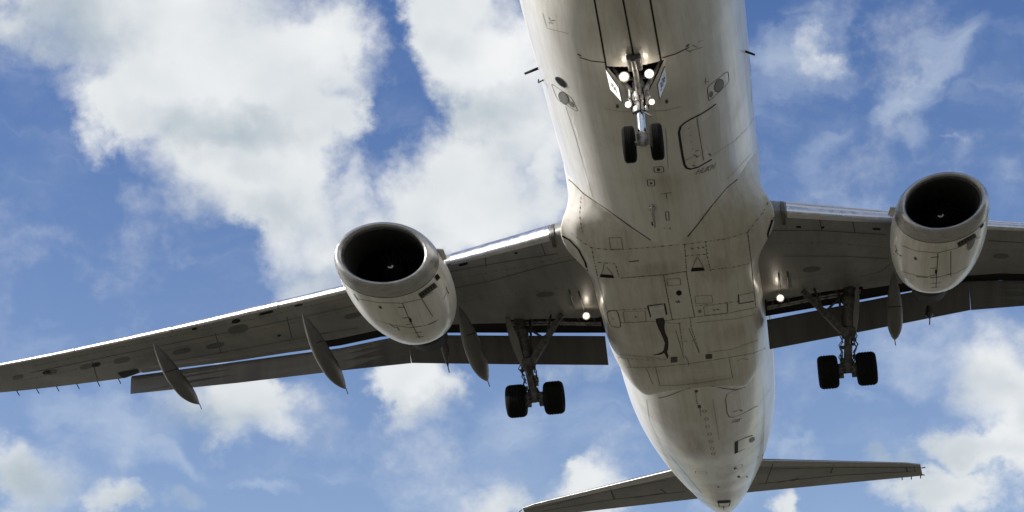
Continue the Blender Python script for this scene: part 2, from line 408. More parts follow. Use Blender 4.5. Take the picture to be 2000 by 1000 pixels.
class MB:
    """collects shapes into one mesh"""
    def __init__(s): s.v = []; s.f = []
    def add(s, v, f):
        k = len(s.v); s.v += [Vector(x) for x in v]; s.f += [tuple(i + k for i in q) for q in f]
    def loft(s, rings, closed=True, cap0=False, cap1=False):
        n = len(rings[0]); v = [p for r in rings for p in r]; f = []
        for i in range(len(rings) - 1):
            for j in range(n if closed else n - 1):
                a = i * n + j; b = i * n + (j + 1) % n
                f.append((a, b, b + n, a + n))
        if cap0: f.append(tuple(range(n)))
        if cap1: f.append(tuple((len(rings) - 1) * n + j for j in range(n)))
        s.add(v, f)
    def tube(s, pts, rad, seg=12, cap=True):
        pts = [Vector(p) for p in pts]
        if isinstance(rad, (int, float)): rad = [rad] * len(pts)
        rings = []; ref = None
        for i, p in enumerate(pts):
            t = (pts[min(i + 1, len(pts) - 1)] - pts[max(i - 1, 0)]).normalized()
            if ref is None:
                ref = t.orthogonal().normalized()
            ref = (ref - t * ref.dot(t)).normalized()
            b = t.cross(ref)
            rings.append([p + (ref * math.cos(2 * PI * k / seg) + b * math.sin(2 * PI * k / seg)) * rad[i] for k in range(seg)])
        s.loft(rings, True, cap, cap)
    def stack(s, a, b, prof, seg=16):
        """lathe: prof = [(fraction along a-b, radius)]"""
        a = Vector(a); b = Vector(b); t = (b - a).normalized(); r = t.orthogonal().normalized(); q = t.cross(r)
        rings = [[a + (b - a) * u + (r * math.cos(2 * PI * k / seg) + q * math.sin(2 * PI * k / seg)) * rr for k in range(seg)] for u, rr in prof]
        s.loft(rings, True, True, True)
    def box(s, c, ax, ay, az):
        c = Vector(c); ax = Vector(ax); ay = Vector(ay); az = Vector(az)
        v = [c + ax * i + ay * j + az * k for i in (-1, 1) for j in (-1, 1) for k in (-1, 1)]
        s.add(v, [(0, 1, 3, 2), (4, 6, 7, 5), (0, 4, 5, 1), (2, 3, 7, 6), (0, 2, 6, 4), (1, 5, 7, 3)])
    def bar(s, a, b, w, h, up=(0, 0, 1)):
        a = Vector(a); b = Vector(b); t = (b - a); u = Vector(up); x = t.cross(u).normalized(); y = x.cross(t).normalized()
        s.box((a + b) / 2, t / 2, x * w / 2, y * h / 2)
    def slab(s, poly, thick):
        """flat polygon of points given a thickness"""
        poly = [Vector(p) for p in poly]; n = (poly[1] - poly[0]).cross(poly[-1] - poly[0]).normalized() * thick / 2; k = len(poly)
        s.add([p + n for p in poly] + [p - n for p in poly],
              [tuple(range(k)), tuple(range(2 * k - 1, k - 1, -1))] + [(i, (i + 1) % k, (i + 1) % k + k, i + k) for i in range(k)])
    def build(s, name, m, parent=None, smooth=False, label=None, bevel=0.0):
        o = mesh_obj(name, s.v, s.f, m, parent, smooth, label)
        if bevel:
            bv = o.modifiers.new('bevel', 'BEVEL'); bv.width = bevel; bv.segments = 2; bv.limit_method = 'ANGLE'
        return o

def auto_smooth(o, deg=35):
    me = o.data
    bm = bmesh.new(); bm.from_mesh(me)
    for e in bm.edges:
        e.smooth = not (len(e.link_faces) == 2 and e.calc_face_angle(0) > R(deg))
    for f in bm.faces: f.smooth = True
    bm.to_mesh(me); bm.free()
    return o

def ray(px, py):
    return (CAM_R * ((px - CX) / FOC) + CAM_U * (-(py - CY) / FOC) + CAM_F).normalized()
def at(px, py, z=None, x=None, y=None):
    """aeroplane point measured in the photo, given one of its coordinates"""
    d = ray(px, py)
    if z is not None: k = (z - CAM_POS.z) / d.z
    elif x is not None: k = (x - CAM_POS.x) / d.x
    else: k = (y - CAM_POS.y) / d.y
    return CAM_POS + d * k
def bvh_of(o):
    me = o.data
    return BVHTree.FromPolygons([v.co for v in me.vertices], [tuple(p.vertices) for p in me.polygons])
def skin(bv, px, py):
    d = ray(px, py)
    best = None
    for b in bv:
        h = b.ray_cast(CAM_POS, d)
        if h[0] is not None and (best is None or h[3] < best[3]): best = h
    if best is None: return None
    n = best[1]
    return best[0], (-n if n.dot(d) > 0 else n)

def strips(name, lines, width, m, parent, bv, off=0.004, step=7.0, dash=None, label=None):
    """seams, beadings and rivet rows laid on a skin; lines are measured polylines"""
    for ln in lines:
        mb = MB()
        w = width
        pts = []
        for (a, b) in zip(ln[:-1], ln[1:]):
            L = math.hypot(b[0] - a[0], b[1] - a[1]); k = max(1, int(L / step))
            for i in range(k): pts.append((a[0] + (b[0] - a[0]) * i / k, a[1] + (b[1] - a[1]) * i / k))
        pts.append(ln[-1])
        hs = [skin(bv, *p) for p in pts]
        hs = [h for h in hs if h]
        if len(hs) < 2: continue
        segs = []; wid = None
        if dash:
            cum = [0.0]
            for a, b in zip(hs[:-1], hs[1:]): cum.append(cum[-1] + (b[0] - a[0]).length)
            def interp(s):
                for i in range(len(cum) - 1):
                    if cum[i + 1] >= s:
                        f = (s - cum[i]) / max(1e-6, cum[i + 1] - cum[i]); a, b = hs[i], hs[i + 1]
                        return a[0].lerp(b[0], f), a[1].lerp(b[1], f).normalized()
                return hs[-1]
            s = 0.0; sg_ = []; wid = []
            while s < cum[-1] - 0.02:
                on = dash[0] * random.uniform(0.5, 1.5); e = min(cum[-1], s + on)
                for q, k_ in ((s, .16), (s + .004, 1), (e - .004, 1), (e, .16)): sg_.append(interp(q)); wid.append(k_)
                s = e + dash[1] * random.uniform(0.6, 1.5)
            segs = [sg_]
        else:
            segs = [hs]
        for sg in segs:
            L_, R_ = [], []
            for i, (p, n) in enumerate(sg):
                t = sg[min(i + 1, len(sg) - 1)][0] - sg[max(i - 1, 0)][0]
                if t.length < 1e-6: t = Vector((0, 1, 0))
                s = n.cross(t.normalized()).normalized() * (w / 2 * (wid[i] if wid else 1))
                L_.append(p + n * off + s); R_.append(p + n * off - s)
            k = len(sg)
            mb.add(L_ + R_, [(i, i + 1, i + 1 + k, i + k) for i in range(k - 1)])
        if mb.v: mb.build(name, m, parent, smooth=True, label=label)

def patch(name, quad, m, parent, bv, rnd=2.0, off=0.005, rings=5, n=40, label=None):
    """a panel on a skin, bounded by a measured quad with rounded corners (rnd 2 = oval, 6+ = square)"""
    def bil(u, v):
        a, b, c, d = quad
        return (((1 - u) * (1 - v) * a[0] + u * (1 - v) * b[0] + u * v * c[0] + (1 - u) * v * d[0]),
                ((1 - u) * (1 - v) * a[1] + u * (1 - v) * b[1] + u * v * c[1] + (1 - u) * v * d[1]))
    verts, faces = [], []
    def put(u, v):
        h = skin(bv, *bil(u, v))
        if h is None: return False
        verts.append(h[0] + h[1] * off); return True
    if not put(0.5, 0.5): return None
    for r in range(1, rings + 1):
        for k in range(n):
            t = 2 * PI * k / n; c, s = math.cos(t), math.sin(t)
            q = r / rings
            if not put(0.5 + 0.5 * q * math.copysign(abs(c) ** (2 / rnd), c), 0.5 + 0.5 * q * math.copysign(abs(s) ** (2 / rnd), s)): return None
    for k in range(n): faces.append((0, 1 + k, 1 + (k + 1) % n))
    for r in range(1, rings):
        o0 = 1 + (r - 1) * n; o1 = 1 + r * n
        for k in range(n): faces.append((o0 + k, o1 + k, o1 + (k + 1) % n, o0 + (k + 1) % n))
    return mesh_obj(name, verts, faces, m, parent, True, label)
def outline(quad, rnd=6.0, n=40):
    a, b, c, d = quad; out = []
    for k in range(n + 1):
        t = 2 * PI * k / n; cc, s = math.cos(t), math.sin(t)
        u = 0.5 + 0.5 * math.copysign(abs(cc) ** (2 / rnd), cc); v = 0.5 + 0.5 * math.copysign(abs(s) ** (2 / rnd), s)
        out.append(((1 - u) * (1 - v) * a[0] + u * (1 - v) * b[0] + u * v * c[0] + (1 - u) * v * d[0],
                    (1 - u) * (1 - v) * a[1] + u * (1 - v) * b[1] + u * v * c[1] + (1 - u) * v * d[1]))
    return out
def oval(cx, cy, rx, ry, rot=0):
    c, s = math.cos(R(rot)), math.sin(R(rot))
    return [(cx + x * rx * c - y * ry * s, cy + x * rx * s + y * ry * c) for x, y in ((-1, -1), (1, -1), (1, 1), (-1, 1))]

def lettering(name, text, px, py, dirpx, height, m, parent, bv, squeeze=1.0):
    """painted lettering lying on a skin; dirpx = a point further along the line of writing"""
    h = skin(bv, px, py); h2 = skin(bv, *dirpx)
    cu = bpy.data.curves.new('lettering', 'FONT'); cu.body = text; cu.size = 1.0; cu.align_x = 'CENTER'; cu.align_y = 'CENTER'
    tmp = bpy.data.objects.new('lettering', cu); COL.objects.link(tmp)
    me0 = bpy.data.meshes.new_from_object(tmp.evaluated_get(bpy.context.evaluated_depsgraph_get()))
    bpy.data.objects.remove(tmp); bpy.data.curves.remove(cu)
    n = h[1]; x = (h2[0] - h[0]); x = (x - n * x.dot(n)).normalized(); y = n.cross(x)
    v = []
    for q in me0.vertices:
        p = h[0] + x * q.co.x * height * squeeze + y * q.co.y * height + n * 0.5
        hit = None
        for b in bv:
            r_ = b.ray_cast(p, -n)
            if r_[0] is not None: hit = r_[0]
        v.append((hit if hit else p - n * 0.5) + n * 0.006)
    f = [tuple(p.vertices) for p in me0.polygons]
    bpy.data.meshes.remove(me0)
    return mesh_obj(name, v, f, m, parent, False)

def lerp_table(tab, y):
    for a, b in zip(tab[:-1], tab[1:]):
        if y <= b[0]:
            f = max(0.0, (y - a[0]) / (b[0] - a[0]))
            return [p + (q - p) * f for p, q in zip(a[1:], b[1:])]
    return list(tab[-1][1:])
def smooth_table(tab, y):
    """Catmull-Rom through the table"""
    ys = [t[0] for t in tab]
    if y <= ys[0]: return list(tab[0][1:])
    if y >= ys[-1]: return list(tab[-1][1:])
    i = max(k for k in range(len(ys)) if ys[k] <= y)
    i = min(i, len(ys) - 2)
    p0, p1, p2, p3 = tab[max(i - 1, 0)], tab[i], tab[i + 1], tab[min(i + 2, len(tab) - 1)]
    h = p2[0] - p1[0]; t = (y - p1[0]) / h
    out = []
    for k in range(1, len(p1)):
        m1 = (p2[k] - p0[k]) / max(1e-6, p2[0] - p0[0]) * h; m2 = (p3[k] - p1[k]) / max(1e-6, p3[0] - p1[0]) * h
        out.append((2 * t**3 - 3 * t**2 + 1) * p1[k] + (t**3 - 2 * t**2 + t) * m1 + (-2 * t**3 + 3 * t**2) * p2[k] + (t**3 - t**2) * m2)
    return out
def sstep(a, b, x):
    t = min(1.0, max(0.0, (x - a) / (b - a))); return t * t * (3 - 2 * t)

# ------------------------------------------------------------------ ground
gm = MB()
gm.add([(-6000, -6000, 0), (6000, -6000, 0), (6000, 6000, 0), (-6000, 6000, 0)], [(0, 1, 2, 3)])
go = gm.build('ground', M['ground']); go['kind'] = 'structure'

# ------------------------------------------------------------------ the aeroplane
plane = bpy.data.objects.new('airliner', None); COL.objects.link(plane)
plane.location = (0, 0, GROUND)
plane.empty_display_size = 2
plane['label'] = 'white twin-engined airliner flying low overhead with wheels down and landing lights on'
plane['category'] = 'airplane'

# y, half width, top z, bottom z
FUS = [(0.0, 0.04, -0.35, -0.55),
       (0.25, 0.5, 0.0, -0.98),
       (0.8, 0.98, 0.42, -1.38),
       (1.6, 1.47, 0.95, -1.7),
       (2.4, 1.82, 1.55, -1.87),
       (3.2, 2.02, 1.88, -1.97),
       (4.2, 2.11, 2.03, -2.03),
       (5.5, 2.125, 2.07, -2.06),
       (9, 2.125, 2.07, -2.07),
       (15, 2.12, 2.07, -2.07),
       (21, 2.1, 2.07, -2.07),
       (24.0, 2.09, 2.07, -2.05),
       (26.0, 2.08, 2.07, -1.92),
       (28.0, 2.03, 2.06, -1.68),
       (30, 1.92, 2.03, -1.38),
       (32.23, 1.72, 1.97, -1.05),
       (34.46, 1.43, 1.84, -0.72),
       (36.69, 1.03, 1.62, -0.4),
       (38.03, 0.7, 1.38, -0.2),
       (38.81, 0.42, 1.05, 0.02),
       (39.2, 0.16, 0.75, 0.25)]
def fus_ring(y, n=72):
    w, zt, zb = smooth_table(FUS, y)
    w = max(w, 0.02); zc = (zt + zb) / 2; h = max((zt - zb) / 2, 0.02)
    return [Vector((w * math.sin(2 * PI * k / n), y, zc - h * math.cos(2 * PI * k / n))) for k in range(n)]
fb = MB()
ys = [0, .05, .12, .25, .4, .6, .8, 1.0, 1.3, 1.6, 2.0, 2.4] + [2.8 + .4 * i for i in range(87)] 
ys = sorted(set([round(y, 3) for y in ys if y <= 38.0] + [38.2, 38.4, 38.6, 38.75, 38.9, 39.0, 39.1, 39.200]))
fb.loft([fus_ring(y) for y in ys], True, True, True)
fus = fb.build('fuselage', M['white'], plane, smooth=True)

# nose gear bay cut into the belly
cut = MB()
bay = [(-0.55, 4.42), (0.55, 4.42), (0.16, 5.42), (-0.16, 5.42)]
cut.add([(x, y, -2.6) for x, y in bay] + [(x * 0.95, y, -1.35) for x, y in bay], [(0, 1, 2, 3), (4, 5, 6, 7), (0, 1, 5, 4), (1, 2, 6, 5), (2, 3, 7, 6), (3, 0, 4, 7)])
cuto = cut.build('cutter', M['recess_shade'], plane)  # bay walls take the painted-shade colour
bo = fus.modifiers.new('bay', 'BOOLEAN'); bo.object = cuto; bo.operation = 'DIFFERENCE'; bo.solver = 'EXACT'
try: bo.material_mode = 'TRANSFER'
except Exception: pass
fbv0 = bvh_of(fus)
dg = bpy.context.evaluated_depsgraph_get()
nm = bpy.data.meshes.new_from_object(fus.evaluated_get(dg))
fus.modifiers.clear(); old = fus.data; fus.data = nm; bpy.data.meshes.remove(old); nm.name = 'fuselage'
bpy.data.objects.remove(cuto)
FB = [fbv0]

# ---- belly fairing
VEE = [(0.0, 12.45), (.19, 12.1), (.49, 11.4), (.78, 10.95), (1.1, 10.95), (1.4, 11.6), (2.0, 12.0)]     # the fairing's front edge: angle from straight down, y
def fair_point(y, k, n):
    a = -PI / 2 - 0.35 + (PI + 0.70) * k / (n - 1)          # wraps past the sides
    s, c = math.sin(a), math.cos(a)
    w0, zt, zb0 = smooth_table(FUS, y)
    zc0 = (zt + zb0) / 2; h0 = (zt - zb0) / 2
    yf = lerp_table(VEE, abs(a))[0]
    sc = 0.986 + 0.022 * sstep(-0.14, 0.14, y - yf)
    F = Vector((w0 * s * sc, y, zc0 - h0 * c * sc))
    lobe = math.exp(-((abs(a) - 0.66) / 0.34) ** 2)
    ye = y - 0.55 * lobe * sstep(19.0, 20.5, y)
    p = 3.6
    w = 1.985 + 0.14 * (1 - sstep(11.6, 14.5, y)) if y < 16.2 else 1.985 * max(0.02, 1 - (max(0.0, ye - 16.2) / 5.55) ** 6) ** 0.5
    zb = -2.40 + 0.06 * sstep(18.5, 21.0, ye) + 0.46 * sstep(20.55, 21.55, ye)
    zc = -0.9
    T = Vector((w * math.copysign(abs(s) ** (2 / p), s), y, zc - (zc - zb) * math.copysign(abs(c) ** (2 / p), c)))
    f = sstep(0.0, 2.8 - 1.2 * sstep(.8, 1.4, abs(a)), y - yf)
    P = F.lerp(T, f)
    # fillet reaching out to the wing's leading edge
    fl = sstep(10.8, 12.0, y) ** 1.3 * (1 - sstep(12.0, 14.6, y))
    up = math.exp(-((P.z + 1.62) / 0.46) ** 2)
    if abs(s) > 0.3: P.x += math.copysign(0.40 * fl * up, s)
    return P
nf = 121
fr = MB()
fys = [10.4 + 0.08 * i for i in range(152)]
fr.loft([[fair_point(y, k, nf) for k in range(nf)] for y in fys], closed=False)
fair = fr.build('belly_fairing', M['fairing'], plane, smooth=True)
BB = [bvh_of(fair), fbv0]

# ------------------------------------------------------------------ wings
# x, leading edge y, trailing edge y (lower skin), thickness
WING = [(1.2, 11.15, 17.67, 0.95), (2.4, 11.88, 17.68, 0.88), (3.9, 12.78, 17.69, 0.76), (5.15, 13.52, 17.72, 0.62), (6.4, 14.35, 17.80, 0.52), (7.6, 15.12, 18.15, 0.45), (8.77, 15.82, 18.84, 0.42),
        (10.3, 16.72, 19.52, 0.38), (11.96, 17.76, 20.36, 0.34), (13.5, 18.72, 21.07, 0.30), (14.83, 19.57, 21.75, 0.27), (15.5, 20.0, 22.36, 0.26), (17.2, 21.1, 23.25, 0.22), (19.0, 22.25, 24.2, 0.18), (20.6, 23.3, 25.0, 0.14)]
def dih(x, side):
    a = x - 2.5
    return -1.744 + (0.104 if side < 0 else 0.088) * a + 0.003 * a * a
TS = [0, .004, .012, .025, .045, .07, .11, .17, .25, .36, .48, .60, .70, .78, .795, .805, .845, .85, .86, .925, .93, .965, 1.0]
def thick(t): return 5 * (.2969 * math.sqrt(t) - .1260 * t - .3516 * t * t + .2843 * t ** 3 - .1036 * t ** 4)
def wing_sec(x, side, cove):
    yl, yt, th = lerp_table(WING, x)
    if side > 0: yt -= 0.08
    zl = dih(x, side); ym = th * 0.5
    lift = 0.62 * ym
    yl += 2.0 * lift * 0.9; yt += 2.2 * (lift + 0.012)
    low, upp = [], []
    for t in TS:
        q = thick(t) * th
        lo = zl + (ym - q) * 0.62
        up = zl + ym * 0.62 + q * 1.25 + 0.02
        if t == 0: lo = up = zl + ym * 0.62
        if cove and t > cove: lo = up - 0.05 - 0.10 * (1 - t)
        y = yl + (yt - yl) * t
        low.append(Vector((side * x, y, lo))); upp.append(Vector((side * x, y, up)))
    return low, upp
def wing_ring(x, side, cove=0):
    low, upp = wing_sec(x, side, cove)
    return low + upp[:0:-1]
def low_pt(x, t, side, off=0.0):
    low, upp = wing_sec(x, side, False)
    for i in range(len(TS) - 1):
        if TS[i + 1] >= t:
            f = (t - TS[i]) / (TS[i + 1] - TS[i]); p = low[i].lerp(low[i + 1], f); return p - Vector((0, 0, off))

def flap_mesh(stations, thk=0.13):
    """stations: (leading edge point, trailing edge point)"""
    rings = []
    prof = [(0, 0), (.02, .30), (.07, .52), (.16, .70), (.32, .72), (.6, .45), (1.0, .03)]
    for le, te in stations:
        le, te = Vector(le), Vector(te); c = te - le; n = Vector((0, -c.z, c.y)).normalized()
        if n.z < 0: n = -n
        T = thk
        rings.append([le + c * u - n * T * 0.35 * v for u, v in prof] + [le + c * u + n * T * v for u, v in prof[:0:-1]])
    mb = MB(); mb.loft(rings, True, True, True)
    return mb

def canoe(nose, tail, wide, deep, belly=None, top=0.30):
    nose, tail = Vector(nose), Vector(tail)
    mb = MB(); rings = []
    K = 22; n = 18
    for i in range(K + 1):
        u = i / K
        s = min(1.0, math.sin(min(1.0, u / 0.48) * PI / 2) ** 0.85) * (1 if u < 0.60 else math.cos((u - 0.60) / 0.40 * PI / 2) ** 0.85)
        s = max(s, 0.015)
        c = nose.lerp(tail, u)
        c.z -= 0.16 * math.sin(u * PI)
        rings.append([c + Vector((wide / 2 * s * math.sin(2 * PI * k / n), 0, deep * s * (math.cos(2 * PI * k / n) * (0.55 if math.cos(2 * PI * k / n) > 0 else 0.5)))) for k in range(n)])
    mb.loft(rings, True, True, True)
    mb.tube([tail + Vector((0, -0.05, 0.02)), tail + Vector((0.02, 0.12, -0.09))], 0.012, 6)
    return mb

def make_wing(side):
    xs = []
    for a, b in zip(WING[:-1], WING[1:]):
        k = 4 if a[0] < 9 else 3
        xs += [a[0] + (b[0] - a[0]) * i / k for i in range(k)]
    xs.append(WING[-1][0])
    rings = []
    # open wheel well inboard, shallow flap coves further out
    zones = [(0, 4.30, .80), (4.30, 9.3, .848), (9.3, 14.85, .927), (14.85, 99, 0)]
    for (x0, x1, cv) in zones:
        inside = [x for x in xs if x0 + .02 < x < x1 - .02]
        if x0: inside = [x0 + .006] + inside
        if x1 < 90: inside.append(x1 - .006)
        rings += [wing_ring(x, side, cv) for x in inside]
    mb = MB(); mb.loft(rings, True, True, True)
    w = auto_smooth(mb.build('wing', M['wing'], plane), 40)
    w.data.materials.append(M['recess_shade'])
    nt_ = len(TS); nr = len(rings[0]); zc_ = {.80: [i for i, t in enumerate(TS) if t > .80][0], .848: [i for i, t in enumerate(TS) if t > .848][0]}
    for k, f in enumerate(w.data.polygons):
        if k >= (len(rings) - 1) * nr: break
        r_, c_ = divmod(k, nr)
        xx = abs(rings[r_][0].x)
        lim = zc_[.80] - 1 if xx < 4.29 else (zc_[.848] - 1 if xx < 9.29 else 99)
        if lim <= c_ < nt_ - 1: f.material_index = 1  # well and cove faces painted dark to deepen their shade
    # slats: bare metal leading edge in lengths
    def slat(x0, x1):
        s = MB(); rs = []
        k = max(2, int((x1 - x0) / 0.4))
        for i in range(k + 1):
            x = x0 + (x1 - x0) * i / k
            low, upp = wing_sec(x, side, False)
            ring = upp[6:0:-1] + low[:4]
            c = Vector((side * x, low[6].y, (low[6].z + upp[6].z) / 2))
            rs.append([p + (p - c).normalized() * 0.012 for p in ring])
        s.loft(rs, closed=False)
        s.build('slat', M['slat'], w, smooth=True)
    for x0, x1 in ((2.62, 5.05), (6.55, 9.75), (9.79, 13.0), (13.04, 16.3), (16.34, 19.8)): slat(x0, x1)
    # root end of the slat
    e = MB(); lw, up_ = wing_sec(2.5, side, False); l2, u2 = wing_sec(2.58, side, False)
    e.loft([[p + Vector((0, -0.03, -0.01)) for p in (up_[6:0:-1] + lw[:6])], [p + Vector((0, -0.03, -0.01)) for p in (u2[6:0:-1] + l2[:6])]], closed=False)
    e.build('slat_end_rib', M['gear_dark'], w, smooth=True)
    # flaps
    zf = lambda x: -2.122 + 0.10 * (x - 2.5)
    dy = -0.06 if side > 0 else 0.0
    def fl(x, le, te, dz=0.0):
        z = zf(x)
        dz = 0.34 * sstep(7.5, 14.8, x)
        return (Vector((side * x, le + dy + 0.22 + 2.15 * dz, z + 0.45 + dz)), Vector((side * x, te + dy - 0.22 + 2.15 * dz, z - 0.10 + dz)))
    flap_mesh([fl(1.97, 17.87, 18.86), fl(4.4, 17.84, 18.82), fl(6.842, 17.79, 18.74)]).build('flap', M['flap'], w, smooth=False, bevel=0.008)
    flap_mesh([fl(6.854, 17.81, 18.75), fl(7.51, 18.08, 18.93), fl(8.74, 18.69, 19.28), fl(11.79, 19.73, 20.28), fl(15.08, 20.90, 21.22)]).build('flap', M['flap'], w, smooth=False, bevel=0.008)
    # flap track fairings
    if side < 0:
        C = [(at(897, 598, z=-1.62), at(953, 745, z=-2.55), 0.46, 0.52), (at(590, 610, z=-1.17), at(676, 760, z=-2.05), 0.44, 0.50), (at(299, 669, z=-0.52), at(390, 790, z=-1.40), 0.42, 0.46)]
    else:
        C = [(at(1745, 530, z=-1.62), at(1747, 664, z=-2.55), 0.40, 0.50)]
        for q in ((590, 610, -1.17, 676, 760, -2.05), (299, 669, -0.52, 390, 790, -1.40)):
            a = at(q[0], q[1], z=q[2]); b = at(q[3], q[4], z=q[5]); a.x *= -1; b.x *= -1; a.z -= 0.1; b.z -= 0.1
            C.append((a, b, 0.44, 0.50))
    for i_, (a, b, wd, dp) in enumerate(C):
        cn_ = auto_smooth(canoe(a, b, wd * .92, dp).build('flap_track_fairing', M['canoe'], w), 50)
        if side < 0:
            ln = ([(912, 655), (944, 646)], [(618, 670), (660, 656)], [(322, 727), (372, 713)])[i_]
            strips('fairing_joint', [ln], .02, M['black'], cn_, [bvh_of(cn_)], step=3)
        else:
            if i_ == 0: strips('fairing_joint', [[(1726, 600), (1768, 598)]], .02, M['black'], cn_, [bvh_of(cn_)], step=3)
    # small hinge fairing behind the engine
    a = at(865, 650, z=-1.75) if side < 0 else at(1813, 600, z=-1.8)
    b = at(875, 716, z=-2.35) if side < 0 else at(1816, 622, z=-2.3)
    hg = MB(); hg.tube([a, a.lerp(b, 0.45) + Vector((0, 0, -0.05)), b], [0.05, 0.10, 0.015], 10)
    hg.tube([b, b + Vector((side * -0.02, 0.05, -0.14))], 0.014, 6)
    hg.build('hinge_fairing', M['gear_dark'], w, smooth=True)
    # aileron seam and static wicks
    sm = MB()
    for i in range(6):
        x = 15.75 + i * 0.72
        p = low_pt(x, 1.0, side); sm = MB(); sm.tube([p, p + Vector((side * 0.03, 0.30, -0.02))], 0.014, 6)
        sm.build('static_wick', M['black'], w)
    return w, bvh_of(w)
WL, wlb = make_wing(-1)
WR, wrb = make_wing(1)

# ---- details on the wings' undersides
strips('panel_seam', [[(880, 530), (980, 512), (1090, 495)], [(700, 595), (520, 634), (310, 676), (60, 728)], [(870, 566), (960, 548), (1060, 520), (1130, 505)],
                      [(640, 650), (480, 680), (300, 712)], [(945, 490), (950, 520)], [(1055, 470), (1065, 498)], [(503, 607), (507, 617), (520, 612)], [(300, 653), (304, 664)],
                      [(700, 640), (600, 655)], [(560, 618), (570, 660)], [(420, 650), (432, 690)], [(180, 706), (190, 740)]], 0.022, M['seam'], WL, [wlb], off=0.005)
strips('panel_seam', [[(1505, 450), (1600, 450), (1730, 458)], [(1930, 470), (2000, 474)], [(1600, 425), (1605, 450)], [(1665, 430), (1670, 455)], [(1530, 500), (1640, 500), (1735, 505)], [(1680, 540), (1720, 530), (1740, 515)]], 0.022, M['seam'], WR, [wrb], off=0.005)
strips('screw_row', [[(690, 604), (500, 646), (250, 700), (40, 744)], [(690, 578), (500, 622), (300, 664), (60, 716)], [(885, 545), (1000, 524), (1120, 498)], [(890, 590), (980, 578), (1110, 560)]], .020, M['seam'], WL, [wlb], off=.006, dash=(.05, .16))
strips('screw_row', [[(1510, 474), (1620, 474), (1738, 484)], [(1520, 548), (1640, 530), (1740, 524)], [(1925, 488), (2000, 490)]], .020, M['seam'], WR, [wrb], off=.006, dash=(.05, .16))
for q in (oval(461, 627, 9, 4, -12), oval(92, 727, 9, 4, -12), oval(188, 712, 9, 4, -12), oval(545, 655, 4, 2, -12)):
    patch('fuel_vent', q, M['black'], WL, [wlb], 2.0, 0.006, 3, 24)
for q in (oval(465, 643, 20, 8, -12), oval(1065, 575, 17, 5, -4), oval(420, 675, 18, 5, -12), oval(355, 686, 18, 5, -12), oval(238, 704, 16, 5, -12), oval(170, 716, 14, 4.5, -12), oval(100, 727, 12, 4, -12), oval(35, 737, 11, 4, -12), oval(690, 616, 18, 5, -12)):
    patch('access_panel', q, M['seam'] if q[0][0] in (445,) else M['flap'], WL, [wlb], 2.6, 0.006, 3, 28)
for q in (oval(1585, 526, 18, 5, -6), oval(1955, 500, 16, 5, 0)): patch('access_panel', q, M['flap'], WR, [wrb], 2.0, 0.006, 3, 28)
for q in (oval(905, 516, 9, 2.5, -14), oval(1008, 494, 3, 2, -14), oval(520, 611, 14, 2.5, -14), oval(583, 596, 8, 1.6, -14), oval(380, 642, 5, 2, -14)):
    patch('drain_slot', q, M['black'], WL, [wlb], 4.0, 0.006, 2, 20)
for q in (oval(1560, 443, 5, 2, 3), oval(1607, 444, 3, 2, 3), oval(1712, 447, 8, 2, 3)):
    patch('drain_slot', q, M['black'], WR, [wrb], 4.0, 0.006, 2, 20)
patch('aileron_gap', [(228, 728), (268, 720), (272, 727), (240, 738)], M['black'], WL, [wlb], 8.0, 0.008, 4, 28)

